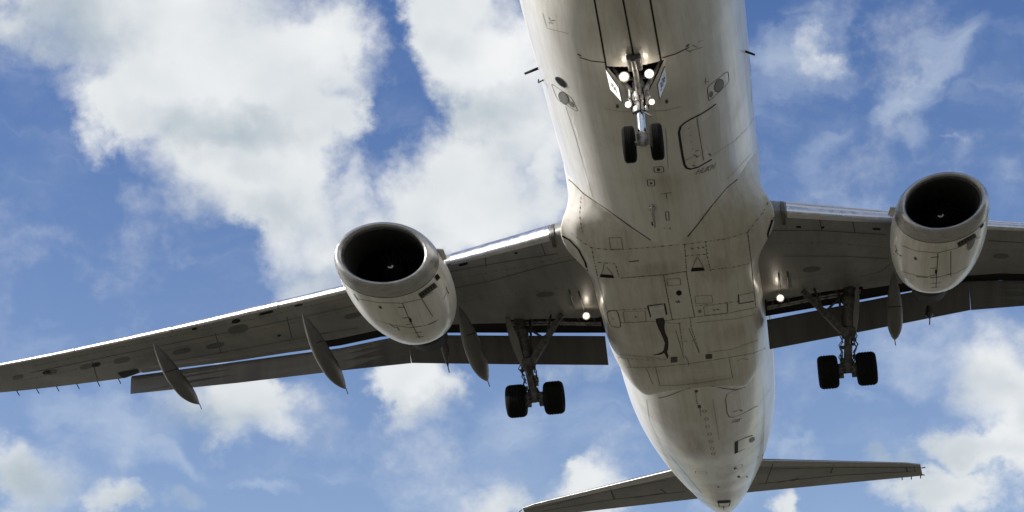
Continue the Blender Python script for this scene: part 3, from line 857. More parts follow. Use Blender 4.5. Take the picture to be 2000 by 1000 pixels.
# ------------------------------------------------------------------ engines
def make_engine(side):
    cx, cz, y0 = (-6.0, -2.42, 10.62) if side < 0 else (5.80, -2.50, 10.60)
    sh = 0.20 if side < 0 else -0.17
    drift = -0.03 * side          # the cowl's axis runs slightly inboard going aft
    n = 72
    K, KL = (1.0, 0.97) if side < 0 else (0.885, 0.93)
    OUT = [(0.0, .930, .700), (.03, .985, .745), (.09, 1.02, .775), (.2, 1.055, .805), (.5, 1.095, .845), (1.0, 1.125, .885), (1.7, 1.135, .91), (2.4, 1.10, .89), (3.0, 1.02, .83), (3.4, .93, .765), (3.62, .86, .715)]
    INN = [(0.0, .930, .700), (.03, .885, .662), (.10, .855, .640), (.25, .835, .622), (.6, .835, .622), (1.15, .86, .645)]
    def ring(s, a, b):
        f = 1 - sstep(0.0, 1.4, s)
        a *= K; b *= K
        return [Vector((cx + a * math.cos(2 * PI * k / n) + drift * s, y0 + s * KL + sh * f * a * math.cos(2 * PI * k / n), cz + b * math.sin(2 * PI * k / n))) for k in range(n)]
    mb = MB()
    ss = [.46 + (3.62 - .46) * i / 30 for i in range(31)]
    mb.loft([ring(s, *smooth_table(OUT, s)) for s in ss] + [ring(3.60, .83, .69), ring(3.2, .86, .70)])
    e = auto_smooth(mb.build('engine_nacelle', M['nacelle'], plane), 50)
    eb = bvh_of(e)
    lp = MB()
    si = [.14, .09, .05, .025, .01, 0]
    so_ = [.004, .012, .03, .055, .09, .14, .2, .28, .36, .45]
    lp.loft([ring(s, *smooth_table(INN, s)) for s in si] + [ring(s, smooth_table(OUT, s)[0] + .004, smooth_table(OUT, s)[1] + .004) for s in so_])
    lp.build('inlet_lip', M['lip'], e, smooth=True)
    jb = MB(); jb.loft([ring(s, smooth_table(OUT, s)[0] + .006, smooth_table(OUT, s)[1] + .006) for s in (.445, .468)])
    jb.build('lip_joint', M['seam'], e, smooth=True)
    du = MB()
    du.loft([ring(s, *smooth_table(INN, s)) for s in (.14, .2, .3, .45, .6, .8, 1.0, 1.15, 1.4)], True, False, True)
    du.build('inlet_duct', M['duct'], e, smooth=True)
    fc = Vector((cx + drift * 1.1, y0 + 1.1, cz))
    fa = MB()
    for k in range(30):
        t0 = 2 * PI * k / 30
        pts = []
        for r_, tw in ((.24, .05), (.45, .10), (.65, .15), (.84, .20)):
            r_ *= K
            for sgn in (-1, 1):
                t = t0 + sgn * tw * 0.45
                pts.append(fc + Vector((r_ * math.cos(t), sgn * 0.10, r_ * .75 * math.sin(t))))
        fa.add(pts, [(0, 1, 3, 2), (2, 3, 5, 4), (4, 5, 7, 6)])
    fa.build('fan', M['fan'], e)
    sp = MB()
    sp.loft([[fc + Vector((r_ * math.cos(2 * PI * k / 32), d, r_ * .78 * math.sin(2 * PI * k / 32))) for k in range(32)] for d, r_ in ((.1, .25), (-.02, .24), (-.15, .20), (-.28, .13), (-.38, .06), (-.43, .012))], True, True, True)
    s_o = sp.build('spinner', M['black'], e, smooth=True)
    sw = MB()
    a_, b_ = [], []
    for k in range(15):
        t = PI * 1.05 + PI * 1.05 * k / 14
        d, r0 = -.395, .052
        w_ = .012 * math.sin(PI * (k + 1) / 16) + .004
        for lst, rr in ((a_, r0 - w_), (b_, r0 + w_)):
            lst.append(fc + Vector((rr * math.cos(t), d - 0.03 - (r0 - rr) * 0.9, rr * .78 * math.sin(t))))
    sw.add(a_ + b_, [(i, i + 1, i + 16, i + 15) for i in range(14)])
    sw.build('spinner_swirl', M['door_white'], e)
    # core exhaust
    ex = MB()
    def er(s, r_):
        r_ *= K; s *= KL
        return [Vector((cx + drift * s + r_ * math.cos(2 * PI * k / 40), y0 + s, cz - 0.02 + r_ * .80 * math.sin(2 * PI * k / 40))) for k in range(40)]
    ex.loft([er(3.1, .74), er(3.7, .64), er(4.4, .52), er(5.0, .43), er(4.97, .40), er(4.4, .42)], True, False, True)
    ex.build('exhaust_nozzle', M['exhaust'], e, smooth=True)
    pg = MB(); pg.loft([er(4.5, .25), er(5.0, .20), er(5.3, .08), er(5.42, .01)], True, True, True)
    pg.build('exhaust_plug', M['exhaust'], e, smooth=True)
    # pylon
    py = MB()
    pr = []
    for y, hw, z0, z1 in ((y0 + .9, .03, cz + .72, cz + .80), (y0 + 1.6, .16, cz + .70, cz + 1.05), (y0 + 2.6, .20, cz + .60, cz + 1.30), (y0 + 3.7, .20, cz + .45, cz + 1.4), (y0 + 5.0, .16, cz + .55, cz + 1.4), (y0 + 6.6, .03, cz + .95, cz + 1.4)):
        pr.append([Vector((cx + drift * 2 + a * hw, y, z)) for a, z in ((-1, z0 + .05), (-.6, z0), (.6, z0), (1, z0 + .05), (1, z1), (-1, z1))])
    py.loft(pr, True, True, True)
    auto_smooth(py.build('pylon', M['fairing'], e), 40)
    # strake on the inboard shoulder
    st = MB()
    if side < 0: q = [(853, 486), (866, 487), (873, 506), (858, 510)]; zz = -2.05
    else: q = [(1749, 405), (1739, 404), (1734, 419), (1748, 426)]; zz = -2.05
    st.slab([at(a, b, y=y0 + (.72 if i in (0, 1) else 1.05)) for i, (a, b) in enumerate(q)], 0.03)
    st.build('nacelle_strake', M['panel'], e, bevel=0.006)
    B = [eb]
    if side < 0:
        strips('cowl_seam', [[(697, 583), (740, 591), (785, 592), (822, 584), (846, 570)], [(733, 624), (760, 633), (800, 640), (830, 636), (855, 625)], [(786, 592), (800, 625), (820, 661)], [(824, 584), (845, 618)]], 0.016, M['seam'], e, B)
        strips('cowl_scale_mark', [[(776, 600), (791, 600)], [(786, 621), (800, 620)], [(793, 634), (806, 632)], [(800, 640), (822, 637)], [(808, 650), (824, 648)], [(812, 658), (828, 657)]], 0.028, M['mark'], e, B)
        patch('pressure_relief_grille', [(816, 574), (848, 551), (855, 560), (823, 583)], M['seam'], e, B, 10, 0.006, 4, 32)
        strips('grille_bar', [[(820 + 5 * i, 574 - 3.7 * i), (823 + 5 * i, 579 - 3.7 * i)] for i in range(6)], 0.03, M['black'], e, B, off=0.010)
        patch('cowl_vent', [(848, 540), (854, 534), (860, 542), (853, 549)], M['black'], e, B, 10, 0.006, 3, 20)
        patch('cowl_arrow_mark', [(739, 596), (745, 598), (747, 604), (740, 601)], M['mark'], e, B, 3, 0.006, 2, 16)
        patch('cowl_latch', [(798, 621), (803, 621), (805, 630), (800, 629)], M['black'], e, B, 3, 0.006, 2, 16)
        strips('cowl_marking', [[(866, 583), (872, 572)], [(871, 560), (874, 570), (877, 573)], [(691, 574), (700, 588)], [(760, 632), (772, 640)], [(775, 638), (780, 645)], [(838, 634), (852, 627)]], 0.03, M['mark'], e, B)
        patch('cowl_button', oval(864, 560, 2.2, 2.2), M['door_white'], e, B, 2, 0.007, 2, 16)
    else:
        strips('cowl_seam', [[(1762, 480), (1790, 490), (1830, 494), (1870, 484), (1915, 462)], [(1762, 530), (1790, 538), (1830, 542), (1870, 532), (1890, 520)], [(1832, 494), (1828, 562)], [(1857, 490), (1857, 540)]], 0.016, M['seam'], e, B)
        strips('cowl_scale_mark', [[(1818, 503), (1834, 501)], [(1817, 524), (1830, 523)], [(1816, 538), (1830, 537)], [(1818, 543), (1837, 540)], [(1818, 554), (1836, 552)], [(1818, 562), (1835, 560)]], 0.028, M['mark'], e, B)
        patch('pressure_relief_grille', [(1869, 474), (1904, 455), (1908, 463), (1872, 484)], M['seam'], e, B, 10, 0.006, 4, 32)
        strips('grille_bar', [[(1873 + 5.4 * i, 473 - 3 * i), (1875 + 5.4 * i, 478 - 3 * i)] for i in range(6)], 0.03, M['black'], e, B, off=0.010)
        patch('cowl_vent', [(1913, 438), (1920, 431), (1921, 440), (1915, 447)], M['black'], e, B, 10, 0.006, 3, 20)
        patch('cowl_stain', [(1887, 474), (1906, 464), (1900, 482), (1890, 491)], M['grey_mark'], e, B, 3, 0.006, 3, 24)
        patch('cowl_arrow_mark', [(1787, 500), (1791, 505), (1792, 508), (1784, 506)], M['mark'], e, B, 3, 0.006, 2, 16)
        patch('cowl_latch', [(1826, 526), (1830, 526), (1830, 535), (1826, 535)], M['black'], e, B, 3, 0.006, 2, 16)
        strips('cowl_marking', [[(1748, 478), (1752, 488), (1749, 492)], [(1750, 492), (1756, 498), (1762, 500)], [(1745, 494), (1746, 498)], [(1790, 540), (1812, 542)], [(1850, 536), (1858, 534)]], 0.03, M['mark'], e, B)
        patch('cowl_button', oval(1755, 478, 2.0, 2.0), M['door_white'], e, B, 2, 0.007, 2, 16)
    return e
EL = make_engine(-1)
ER = make_engine(1)

# ------------------------------------------------------------------ tail
def make_tailplane(side):
    if side < 0:
        rl, rt, tl, tt = at(1302, 921, z=.30), at(1352, 975, z=.34), at(1020, 990, z=.42), at(1030, 1012, z=.46)
    else:
        rl, rt, tl, tt = at(1496, 899, z=.30), at(1468, 961, z=.34), at(1797, 905, z=.75), at(1802, 929, z=.78)
    rl = rl + (rl - tl) * 0.14; rt = rt + (rt - tt) * 0.14
    mb = MB(); rings = []
    prof = [(0, 0), (.012, .35), (.04, .6), (.12, .9), (.3, 1), (.6, .68), (1, .03)]
    for i in range(13):
        u = i / 12
        le, te = rl.lerp(tl, u), rt.lerp(tt, u)
        if i == 12: le = le.lerp(te, 0.10)
        th = 0.17 * (1 - u) + 0.06 * u
        c = te - le
        rings.append([le + c * a - Vector((0, 0, th * b * 0.55)) for a, b in prof] + [le + c * a + Vector((0, 0, th * b)) for a, b in prof[:0:-1]])
    mb.loft(rings, True, True, True)
    t = auto_smooth(mb.build('tailplane', M['wing'], plane), 45)
    tb = [bvh_of(t)]
    le = MB()
    le.loft([[p + Vector((0, -0.012, 0)) for p in (r_[12:10:-1] + r_[0:4])] for r_ in rings], closed=False)
    le.build('leading_edge', M['slat'] if side < 0 else M['lip'], t, smooth=True)
    if side < 0:
        strips('elevator_seam', [[(1338, 960), (1200, 975), (1060, 998)], [(1190, 948), (1200, 975)], [(1240, 972), (1300, 962), (1290, 955)]], 0.05, M['seam'], t, tb)
        strips('panel_seam', [[(1300, 938), (1180, 960), (1050, 993)]], 0.03, M['seam'], t, tb)
        w = [((1019, 996), (1014, 1000))]
    else:
        strips('elevator_seam', [[(1480, 945), (1640, 928), (1780, 921)], [(1622, 925), (1628, 908)], [(1515, 944), (1560, 934), (1545, 941)], [(1770, 913), (1772, 922)], [(1785, 912), (1787, 921)]], 0.05, M['seam'], t, tb)
        strips('panel_seam', [[(1500, 916), (1640, 913), (1780, 913)], [(1510, 905), (1495, 945)]], 0.03, M['seam'], t, tb)
        w = [((1800, 914), (1807, 913)), ((1801, 927), (1806, 928)), ((1798, 929), (1798, 934)), ((1780, 930), (1780, 936)), ((1762, 932), (1762, 937))]
    for a, b in w:
        ws = MB(); ws.tube([at(*a, z=tt.z), at(*b, z=tt.z - 0.02)], 0.018, 6)
        ws.build('static_wick', M['black'], t)
    return t
TL_ = make_tailplane(-1)
TR_ = make_tailplane(1)
vf = MB(); vr = []
for u in [i / 8 for i in range(9)]:
    le = Vector((0, 30.5 + 5.0 * u, 1.75 + 5.6 * u)); ch = 5.6 - 3.5 * u; th = 0.36 * (1 - u) + .14 * u
    pf = [(0, 0), (.03, .5), (.12, .9), (.3, 1), (.6, .7), (1, .02)]
    vr.append([le + Vector((-th / 2 * b, ch * a, 0)) for a, b in pf] + [le + Vector((th / 2 * b, ch * a, 0)) for a, b in pf[:0:-1]])
vf.loft(vr, True, True, True)
auto_smooth(vf.build('tail_fin', M['white'], plane), 45)

# ------------------------------------------------------------------ wheels and legs
def tyre_mesh(c, rad, wid, seg=56):
    c = Vector(c); h = wid / 2
    pr = [(-h * .55, rad * .50), (-h * .86, rad * .60), (-h, rad * .73), (-h * .97, rad * .83), (-h * .88, rad * .91), (-h * .74, rad * .965), (-h * .58, rad * .992)]
    tread = []
    for g in (-.42, -.14, .14, .42):
        tread += [(h * (g - .05), rad * 1.0), (h * (g - .035), rad * .975), (h * (g + .035), rad * .975), (h * (g + .05), rad * 1.0)]
    pr = pr + tread + [(-a, b) for a, b in pr[::-1]]
    mb = MB()
    mb.loft([[c + Vector((a, r_ * math.cos(2 * PI * k / seg), r_ * math.sin(2 * PI * k / seg))) for k in range(seg)] for a, r_ in pr])
    return mb
def hub_mesh(c, rad, wid):
    c = Vector(c); mb = MB()
    for s in (-1, 1):
        mb.stack(c, c + Vector((s * wid / 2, 0, 0)), [(0, rad * .50), (.50, rad * .52), (.60, rad * .50), (.62, rad * .44), (.45, rad * .40), (.42, rad * .22), (.66, rad * .20), (.70, rad * .12)], 32)
    return mb

# nose gear
ng = MB()
TOP = Vector((0.0, 4.90, -1.80)); AX = Vector((0.0, 5.07, -3.30))
k0 = lambda f: TOP.lerp(AX, f)
ng.stack(TOP, k0(0.60), [(0, .085), (.30, .085), (.34, .115), (.48, .115), (.52, .10), (.62, .135), (.74, .135), (.78, .105), (.88, .105), (.92, .125), (1, .12)], 24)
ng.stack(k0(.86), AX + Vector((0, 0, -.06)), [(0, .075), (.2, .11), (.8, .105), (1, .07)], 20)
ng.tube([AX + Vector((-.20, 0, 0)), AX + Vector((.20, 0, 0))], .048, 14)
# drag brace from the bay
ng.tube([Vector((-.02, 4.05, -2.12)), Vector((0, 4.45, -2.20)), k0(.42) + Vector((0, -.13, 0))], [.045, .05, .05], 12)
for s in (-1, 1):
    ng.tube([Vector((s * .46, 4.7, -1.85)), k0(.42)], .035, 10)
    ng.tube([Vector((s * .32, 5.0, -1.9)), k0(.50)], .028, 10)
    ng.tube([k0(.30) + Vector((s * .15, -.03, 0)), k0(.52) + Vector((s * .15, -.02, 0))], .045, 10)
    ng.tube([k0(.42) + Vector((s * .12, -.06, .02)), k0(.45) + Vector((s * .20, -.09, .02))], .02, 8)
ng.bar(k0(.38) + Vector((-.18, -.03, 0)), k0(.38) + Vector((.18, -.03, 0)), .06, .06)
ng.bar(k0(.62) + Vector((.02, -.12, 0)), k0(.68) + Vector((.20, -.04, 0)), .03, .03)
# torque link
ng.bar(k0(.60) + Vector((-.05, .10, 0)), k0(.74) + Vector((-.05, .26, 0)), .04, .06)
ng.bar(k0(.74) + Vector((.05, .26, 0)), k0(.90) + Vector((.05, .10, 0)), .04, .06)
NG = auto_smooth(ng.build('nose_gear', M['gear'], plane), 40)
ch = MB(); ch.stack(k0(.58), k0(.90), [(0, .078), (1, .078)], 24); auto_smooth(ch.build('piston', M['chrome'], NG))
hs = MB()
random.seed(3)
for i in range(7):
    a = random.uniform(0, 2 * PI); f0 = random.uniform(.25, .4); f1 = f0 + random.uniform(.18, .3)
    o = Vector((math.cos(a) * .13, -abs(math.sin(a)) * .13, 0))
    hs.tube([k0(f0) + o * 1.1, k0((f0 + f1) / 2) + o * 1.45, k0(f1) + o], .011, 6)
hs.build('hydraulic_hose', M['black'], NG, smooth=True)
cl = MB()
cl.stack(k0(.54), k0(.60), [(0, .145), (1, .145)], 24); cl.stack(k0(.43), k0(.46), [(0, .13), (1, .13)], 24); cl.stack(k0(.57), k0(.585), [(0, .15), (1, .15)], 24)
auto_smooth(cl.build('collar', M['lip'], NG))
for x in (-.255, .255):
    auto_smooth(tyre_mesh((x, 5.07, -3.31), .345, .235).build('tyre', M['tyre'], NG), 50)
    auto_smooth(hub_mesh((x, 5.07, -3.31), .345, .235).build('wheel_hub', M['hub'], NG), 40)
# lower gear doors with painted numbers
def slab_door(name, q, th, label):
    mb = MB(); mb.slab(q, th); return mb.build(name, M['door_white'], NG, label=label, bevel=0.006)
def on_plane(px, py, p0, n):
    d = ray(px, py); return CAM_POS + d * ((p0 - CAM_POS).dot(n) / d.dot(n))
nl, nr_ = Vector((-.84, -.54, .02)), Vector((.84, -.54, .02))
dl0, dr0 = at(1184, 136, z=-2.02), at(1298, 130, z=-2.02)
dl = [dl0] + [on_plane(a, b, dl0, nl) for a, b in ((1209, 172), (1215, 199), (1193, 175))]
dr = [dr0] + [on_plane(a, b, dr0, nr_) for a, b in ((1284, 166), (1288, 193), (1301, 160))]

for q, num in ((dl, '306'), (dr, '306')):
    d_ = slab_door('gear_door', q, 0.03, None)
    rim = MB()
    for a, b in zip(q, q[1:] + q[:1]): rim.tube([a, b], 0.012, 6)
    rim.build('door_seal', M['gasket'], NG)
    cen = (q[0] + q[1] + q[2] + q[3]) / 4; u = ((q[1] + q[2]) / 2 - (q[0] + q[3]) / 2).normalized(); v = ((q[0] + q[1]) / 2 - (q[2] + q[3]) / 2).normalized()
    n = u.cross(v).normalized(); n = -n if n.dot(ray(1240, 160)) > 0 else n
    cu = bpy.data.curves.new('number', 'FONT'); cu.body = num; cu.size = .24; cu.align_x = 'CENTER'; cu.align_y = 'CENTER'
    tmp = bpy.data.objects.new('number', cu); COL.objects.link(tmp)
    me0 = bpy.data.meshes.new_from_object(tmp.evaluated_get(bpy.context.evaluated_depsgraph_get())); bpy.data.objects.remove(tmp)
    sx = 1 if u.cross(v).dot(n) > 0 else -1
    mesh_obj('door_number', [cen + u * p.co.x * 1.1 * sx + v * p.co.y * .9 + n * .022 for p in me0.vertices], [tuple(p.vertices) for p in me0.polygons], M['mark'], NG, False)
    bpy.data.meshes.remove(me0)

def lamp(name, c, aim, rad, m, parent, depth=0.12, power=0, spread=None, col=(1, .85, .66)):
    c = Vector(c); aim = Vector(aim).normalized()
    b = MB(); b.stack(c + aim * 0.0, c - aim * depth, [(0, rad * 1.12), (.12, rad * 1.16), (.4, rad * 1.05), (.8, rad * .7), (1, rad * .3)], 28)
    ob = auto_smooth(b.build(name, M['lamp_body'], parent))
    l = MB(); l.stack(c - aim * 0.01, c + aim * 0.03, [(0, rad), (.5, rad * .93), (1, rad * .55)], 28)
    l.build('lamp_lens', m, parent, smooth=True)
    hb_ = MB(); hb_.stack(c + aim * 0.02, c + aim * 0.045, [(0, rad * .42), (.6, rad * .36), (1, rad * .15)], 20)
    hb_.build('lamp_bulb', M['lamp_bulb'], parent, smooth=True)
    if power:
        ld = bpy.data.lights.new(name, 'POINT'); ld.energy = power; ld.color = col; ld.shadow_soft_size = rad * .6
        lo = bpy.data.objects.new(name + '_glow', ld); COL.objects.link(lo); lo.parent = parent; lo.location = c + aim * 0.07
    return ob
AIM = Vector((0, -1, -0.22))
lamp('taxi_light', at(1219, 150, z=-2.20), AIM, .095, M['lamp_warm'], NG, .12, 1.4)
lamp('takeoff_light', at(1268, 144, z=-2.20), AIM, .085, M['lamp_hot'], NG, .12, 1.4)
lamp('turnoff_light', at(1227, 204, z=-2.55), AIM + Vector((-.25, 0, 0)), .06, M['lamp_hot'], NG, .09, .8)
lamp('turnoff_light', at(1273, 199, z=-2.55), AIM + Vector((.25, 0, 0)), .055, M['lamp_hot'], NG, .09, .8)
lb = MB(); lb.bar(at(1219, 150, z=-2.16) + Vector((0, .1, 0)), at(1268, 144, z=-2.16) + Vector((0, .1, 0)), .05, .05)
lb.build('lamp_bracket', M['gear_dark'], NG)
lb = MB(); lb.bar(at(1227, 204, z=-2.53) + Vector((0, .08, 0)), at(1273, 199, z=-2.53) + Vector((0, .08, 0)), .04, .04)
lb.build('lamp_bracket', M['gear_dark'], NG)

# main gear
def make_main(side):
    P = (lambda a, b, **k: at(a, b, **k))
    if side < 0:
        top = at(1012, 628, z=-1.50); axl = Vector((-3.71, 17.71, -3.35)); br0 = at(1097, 614, z=-1.62); tyr = (-4.165, -3.255)
    else:
        top = at(1660, 562, z=-1.50); axl = Vector((3.74, 17.71, -3.33)); br0 = at(1568, 568, z=-1.66); tyr = (3.285, 4.185)
    k = lambda f: top.lerp(axl, f)
    mb = MB()
    mb.stack(top + Vector((0, 0, .25)), k(.62), [(0, .13), (.3, .135), (.32, .16), (.42, .16), (.44, .13), (.80, .13), (.82, .175), (.95, .175), (1, .13)], 20)
    mb.stack(k(.55), k(.93), [(0, .10), (1, .10)], 18)
    mb.stack(k(.86), axl + Vector((0, 0, -.07)), [(0, .12), (.4, .16), (.85, .15), (1, .08)], 18)
    mb.tube([Vector((tyr[0], axl.y, axl.z)), Vector((tyr[1], axl.y, axl.z))], .075, 14)
    # torque links, brake rods, pipes
    mb.bar(k(.60) + Vector((0, -.15, 0)), k(.76) + Vector((0, -.36, 0)), .10, .06)
    mb.bar(k(.76) + Vector((0, -.36, 0)), k(.94) + Vector((0, -.13, 0)), .10, .06)
    rnd = random.Random(5 + side)
    for i in range(12):
        f = rnd.uniform(.52, .92); s = rnd.choice((-1, 1))
        mb.box(k(f) + Vector((s * rnd.uniform(.11, .17), rnd.uniform(-.1, .05), 0)), (rnd.uniform(.02, .055), 0, 0), (0, .04, 0), (0, 0, rnd.uniform(.015, .05)))
    for i in range(9):
        s = rnd.choice((-1, 1)); f0 = rnd.uniform(.5, .8)
        mb.tube([k(f0) + Vector((s * .13, -.06, 0)), k(f0 + .08) + Vector((s * rnd.uniform(.17, .24), -.1, 0)), k(min(.97, f0 + .17)) + Vector((s * .12, -.06, 0))], .014, 6)
    G = auto_smooth(mb.build('main_gear', M['gear_dark'], plane), 40)
    pz = MB(); pz.stack(k(.64), k(.86), [(0, .082), (1, .082)], 20); auto_smooth(pz.build('piston', M['gear'], G))
    # side brace
    sb = MB(); mid = br0.lerp(k(.60), .46)
    sb.bar(br0, mid, .13, .10, (0, 1, 0)); sb.bar(mid, k(.60), .16, .12, (0, 1, 0)); sb.stack(mid + Vector((0, -.09, 0)), mid + Vector((0, .09, 0)), [(0, .08), (1, .08)], 14)
    auto_smooth(sb.build('side_brace', M['gear_dark'], G), 30)
    lk = MB(); lk.tube([k(.06) + Vector((-side * .18, 0, -.05)), mid + Vector((side * .08, 0, .05))], .028, 8); lk.tube([br0.lerp(k(.10), .25) + Vector((0, 0, .10)), mid], .026, 8)
    lk.tube([k(.0) + Vector((-side * .28, .05, .1)), k(.55) + Vector((-side * .12, .05, 0))], .03, 8)
    lk.build('lock_link', M['gear_dark'], G, smooth=True)
    # door carried on the leg
    if side < 0: q = [(986, 620), (996, 622), (1012, 660), (1024, 706), (1030, 732), (1017, 712), (1003, 684), (993, 655)]
    else: q = [(1677, 558), (1672, 556), (1668, 590), (1663, 648), (1668, 672), (1672, 650), (1677, 620), (1679, 590)]
    dpts = []
    for (a, b) in q:
        f = (b - q[0][1]) / 120; dpts.append(at(a, b, y=17.05 + 0.45 * f))
    dd = MB(); dd.slab(dpts, .05); dd.build('gear_door', M['wing'], G, bevel=.008)
    for x in tyr:
        auto_smooth(tyre_mesh((x, axl.y, axl.z), .40, .475).build('tyre', M['tyre'], G), 50)
        auto_smooth(hub_mesh((x, axl.y, axl.z), .40, .475).build('wheel_hub', M['hub'], G), 40)
        br = MB(); s = 1 if x < axl.x else -1
        br.stack(Vector((x + s * .22, axl.y, axl.z)), Vector((x + s * .32, axl.y, axl.z)), [(0, .17), (.5, .18), (1, .15)], 20)
        for j in range(10):
            t = 2 * PI * j / 10
            br.box(Vector((x + s * .31, axl.y + .14 * math.cos(t), axl.z + .14 * math.sin(t))), (.045, 0, 0), (0, .028, 0), (0, 0, .028))
        br.build('brake', M['gear_dark'], G)
    return G
make_main(-1)
make_main(1)
for side, W in ((-1, WL), (1, WR)):
    for i in range(6):
        x = 2.15 + i * .38
        a = Vector((side * x, 16.95, dih(x, side) + .34)); b_ = Vector((side * x, 17.75, dih(x, side) + .26))
        rb = MB(); rb.bar(a, b_, .04, .14); rb.build('well_rib', M['gear_dark'], W)
    for k, (yy, zz, rr) in enumerate(((17.15, .20, .03), (17.45, .17, .022), (17.65, .20, .03))):
        pp = MB(); pp.tube([Vector((side * x, yy + .03 * math.sin(3 * x + k), dih(x, side) + zz)) for x in (2.0, 2.5, 3.0, 3.5, 4.0, 4.25)], rr, 8)
        pp.build('well_pipe', M['gear'], W, smooth=True)

# landing lights hinged under the wing roots
for side, (px, py), wb, W in ((-1, (1145, 617), wlb, WL), (1, (1524, 582), wrb, WR)):
    c = at(px, py, z=-1.88)
    lamp('landing_light', c, Vector((0, -1, -.22)), .085, M['lamp_warm'], W, .14, 1.8)
    ends = (((1130, 568), (1141, 604)), ((1111, 565), (1121, 598))) if side < 0 else (((1521, 532), (1523, 566)), ((1538, 530), (1540, 562)))
    for (e0, e1) in ends:
        h0, h1 = skin([wb], *e0), skin([wb], *e1)
        if h0 and h1:
            arm = MB(); arm.tube([h0[0] + Vector((0, 0, .01)), h0[0].lerp(h1[0], .3) + Vector((0, 0, -.03)), h1[0] + Vector((0, 0, -.05))], .02, 8)
            arm.build('landing_light_arm', M['gear_dark'], W, smooth=True)

# ------------------------------------------------------------------ belly details on the fuselage
strips('nose_gear_door_seam', [[(1163, -40), (1161, 0), (1170, 50), (1185, 135)], [(1211, -30), (1217, 0), (1238, 112)], [(1263, -30), (1270, 0), (1292, 126)]], 0.034, M['gasket'], fus, FB)
strips('red_stripe', [[(1132, 112), (1155, 119), (1184, 122)], [(1293, 113), (1320, 105), (1346, 92)]], 0.035, M['red'], fus, FB)
strips('red_stripe_end', [[(1128, 105), (1135, 109)], [(1340, 91), (1346, 86)]], 0.05, M['red'], fus, FB, off=.006)
CD = [(1398, 203), (1386, 212), (1370, 222), (1352, 231), (1338, 239), (1329, 247), (1326, 258), (1329, 280), (1333, 305), (1337, 322), (1341, 328), (1349, 330), (1364, 326), (1390, 311)]
cdo = patch('cargo_door', [(1329, 245), (1405, 205), (1408, 300), (1340, 330)], M['panel'], fus, FB, 12, .003, 6, 48)
strips('cargo_door_seal', [CD], 0.05, M['gasket'], fus, FB, off=.006)
strips('cargo_door_detail', [[(1361, 230), (1366, 262), (1374, 312)], [(1338, 313), (1350, 307)]], 0.014, M['seam'], fus, FB, off=.007)
strips('cargo_door_latch', [[(1345 + 2.2 * i, 250 + 13.5 * i), (1346.5 + 2.2 * i, 250 + 13.5 * i)] for i in range(6)] + [[(1358, 295), (1364, 293)], [(1356, 302), (1362, 306)], [(1360, 308), (1366, 303)], [(1352, 322), (1358, 324)], [(1384, 300), (1389, 304)]], 0.03, M['grey_mark'], fus, FB, off=.007, step=1)
lettering('cargo_door_lettering', 'HUKH', 1379, 331, (1395, 325), .30, M['grey_mark'], fus, FB, .58)
lettering('tail_lettering', 'SVIIS', 1438, 822, (1455, 817), .28, M['seam'], fus, FB, .58)
strips('fuselage_seam', [[(1105, 208), (1125, 270), (1158, 385)], [(1180, 212), (1215, 218), (1300, 216), (1330, 208)], [(1480, 215), (1460, 250), (1435, 275), (1395, 300)], [(1467, 300), (1440, 330), (1418, 350)],
                         [(1060, 25), (1068, 55), (1110, 65)], [(1263, 780), (1268, 820), (1290, 868), (1330, 915), (1372, 965)], [(1300, 250), (1305, 330)], [(1392, 780), (1405, 860)], [(1505, 760), (1480, 790), (1452, 808)]], 0.012, M['seam_faint'], fus, FB)
# oval static panels
for q, ov in (([(1076, 162), (1116, 190), (1130, 219), (1089, 195)], oval(1101, 191, 8, 12.5, -28)), ([(1381, 170), (1422, 138), (1424, 160), (1384, 199)], oval(1404, 167, 8, 12.5, 18))):
    strips('static_panel_edge', [outline(q, 7)], .018, M['seam'], fus, FB)
    patch('static_panel', ov, M['grey_mark'], fus, FB, 2.2, .006, 4, 32)
    strips('static_panel_edge', [outline(ov, 2.2)], .016, M['seam'], fus, FB, off=.008)
patch('static_port', oval(1116, 203, 3.5, 6, -25), M['grey_mark'], fus, FB, 2, .007, 2, 20)
patch('static_port', oval(1389, 184, 3.5, 6, 15), M['grey_mark'], fus, FB, 2, .007, 2, 20)
patch('camera_window', oval(1096, 160, 13, 5.5, 42), M['black'], fus, FB, 2, .006, 4, 32)
strips('window_rim', [outline(oval(1096, 160, 13.5, 6, 42), 2)], .02, M['seam'], fus, FB, off=.009)
for q in (oval(1206, 207, 3, 4, -10), oval(1302, 198, 3, 4, 10)): patch('drain_port', q, M['seam'], fus, FB, 2, .006, 2, 18)
for q in (oval(1220, 94, 2.0, 4), oval(1251, 94, 2.0, 3)): patch('lamp_glint_spot', q, M['lamp_body'], fus, FB, 2, .008, 2, 16)  # glints of the nose lamps on the skin, painted as small ovals
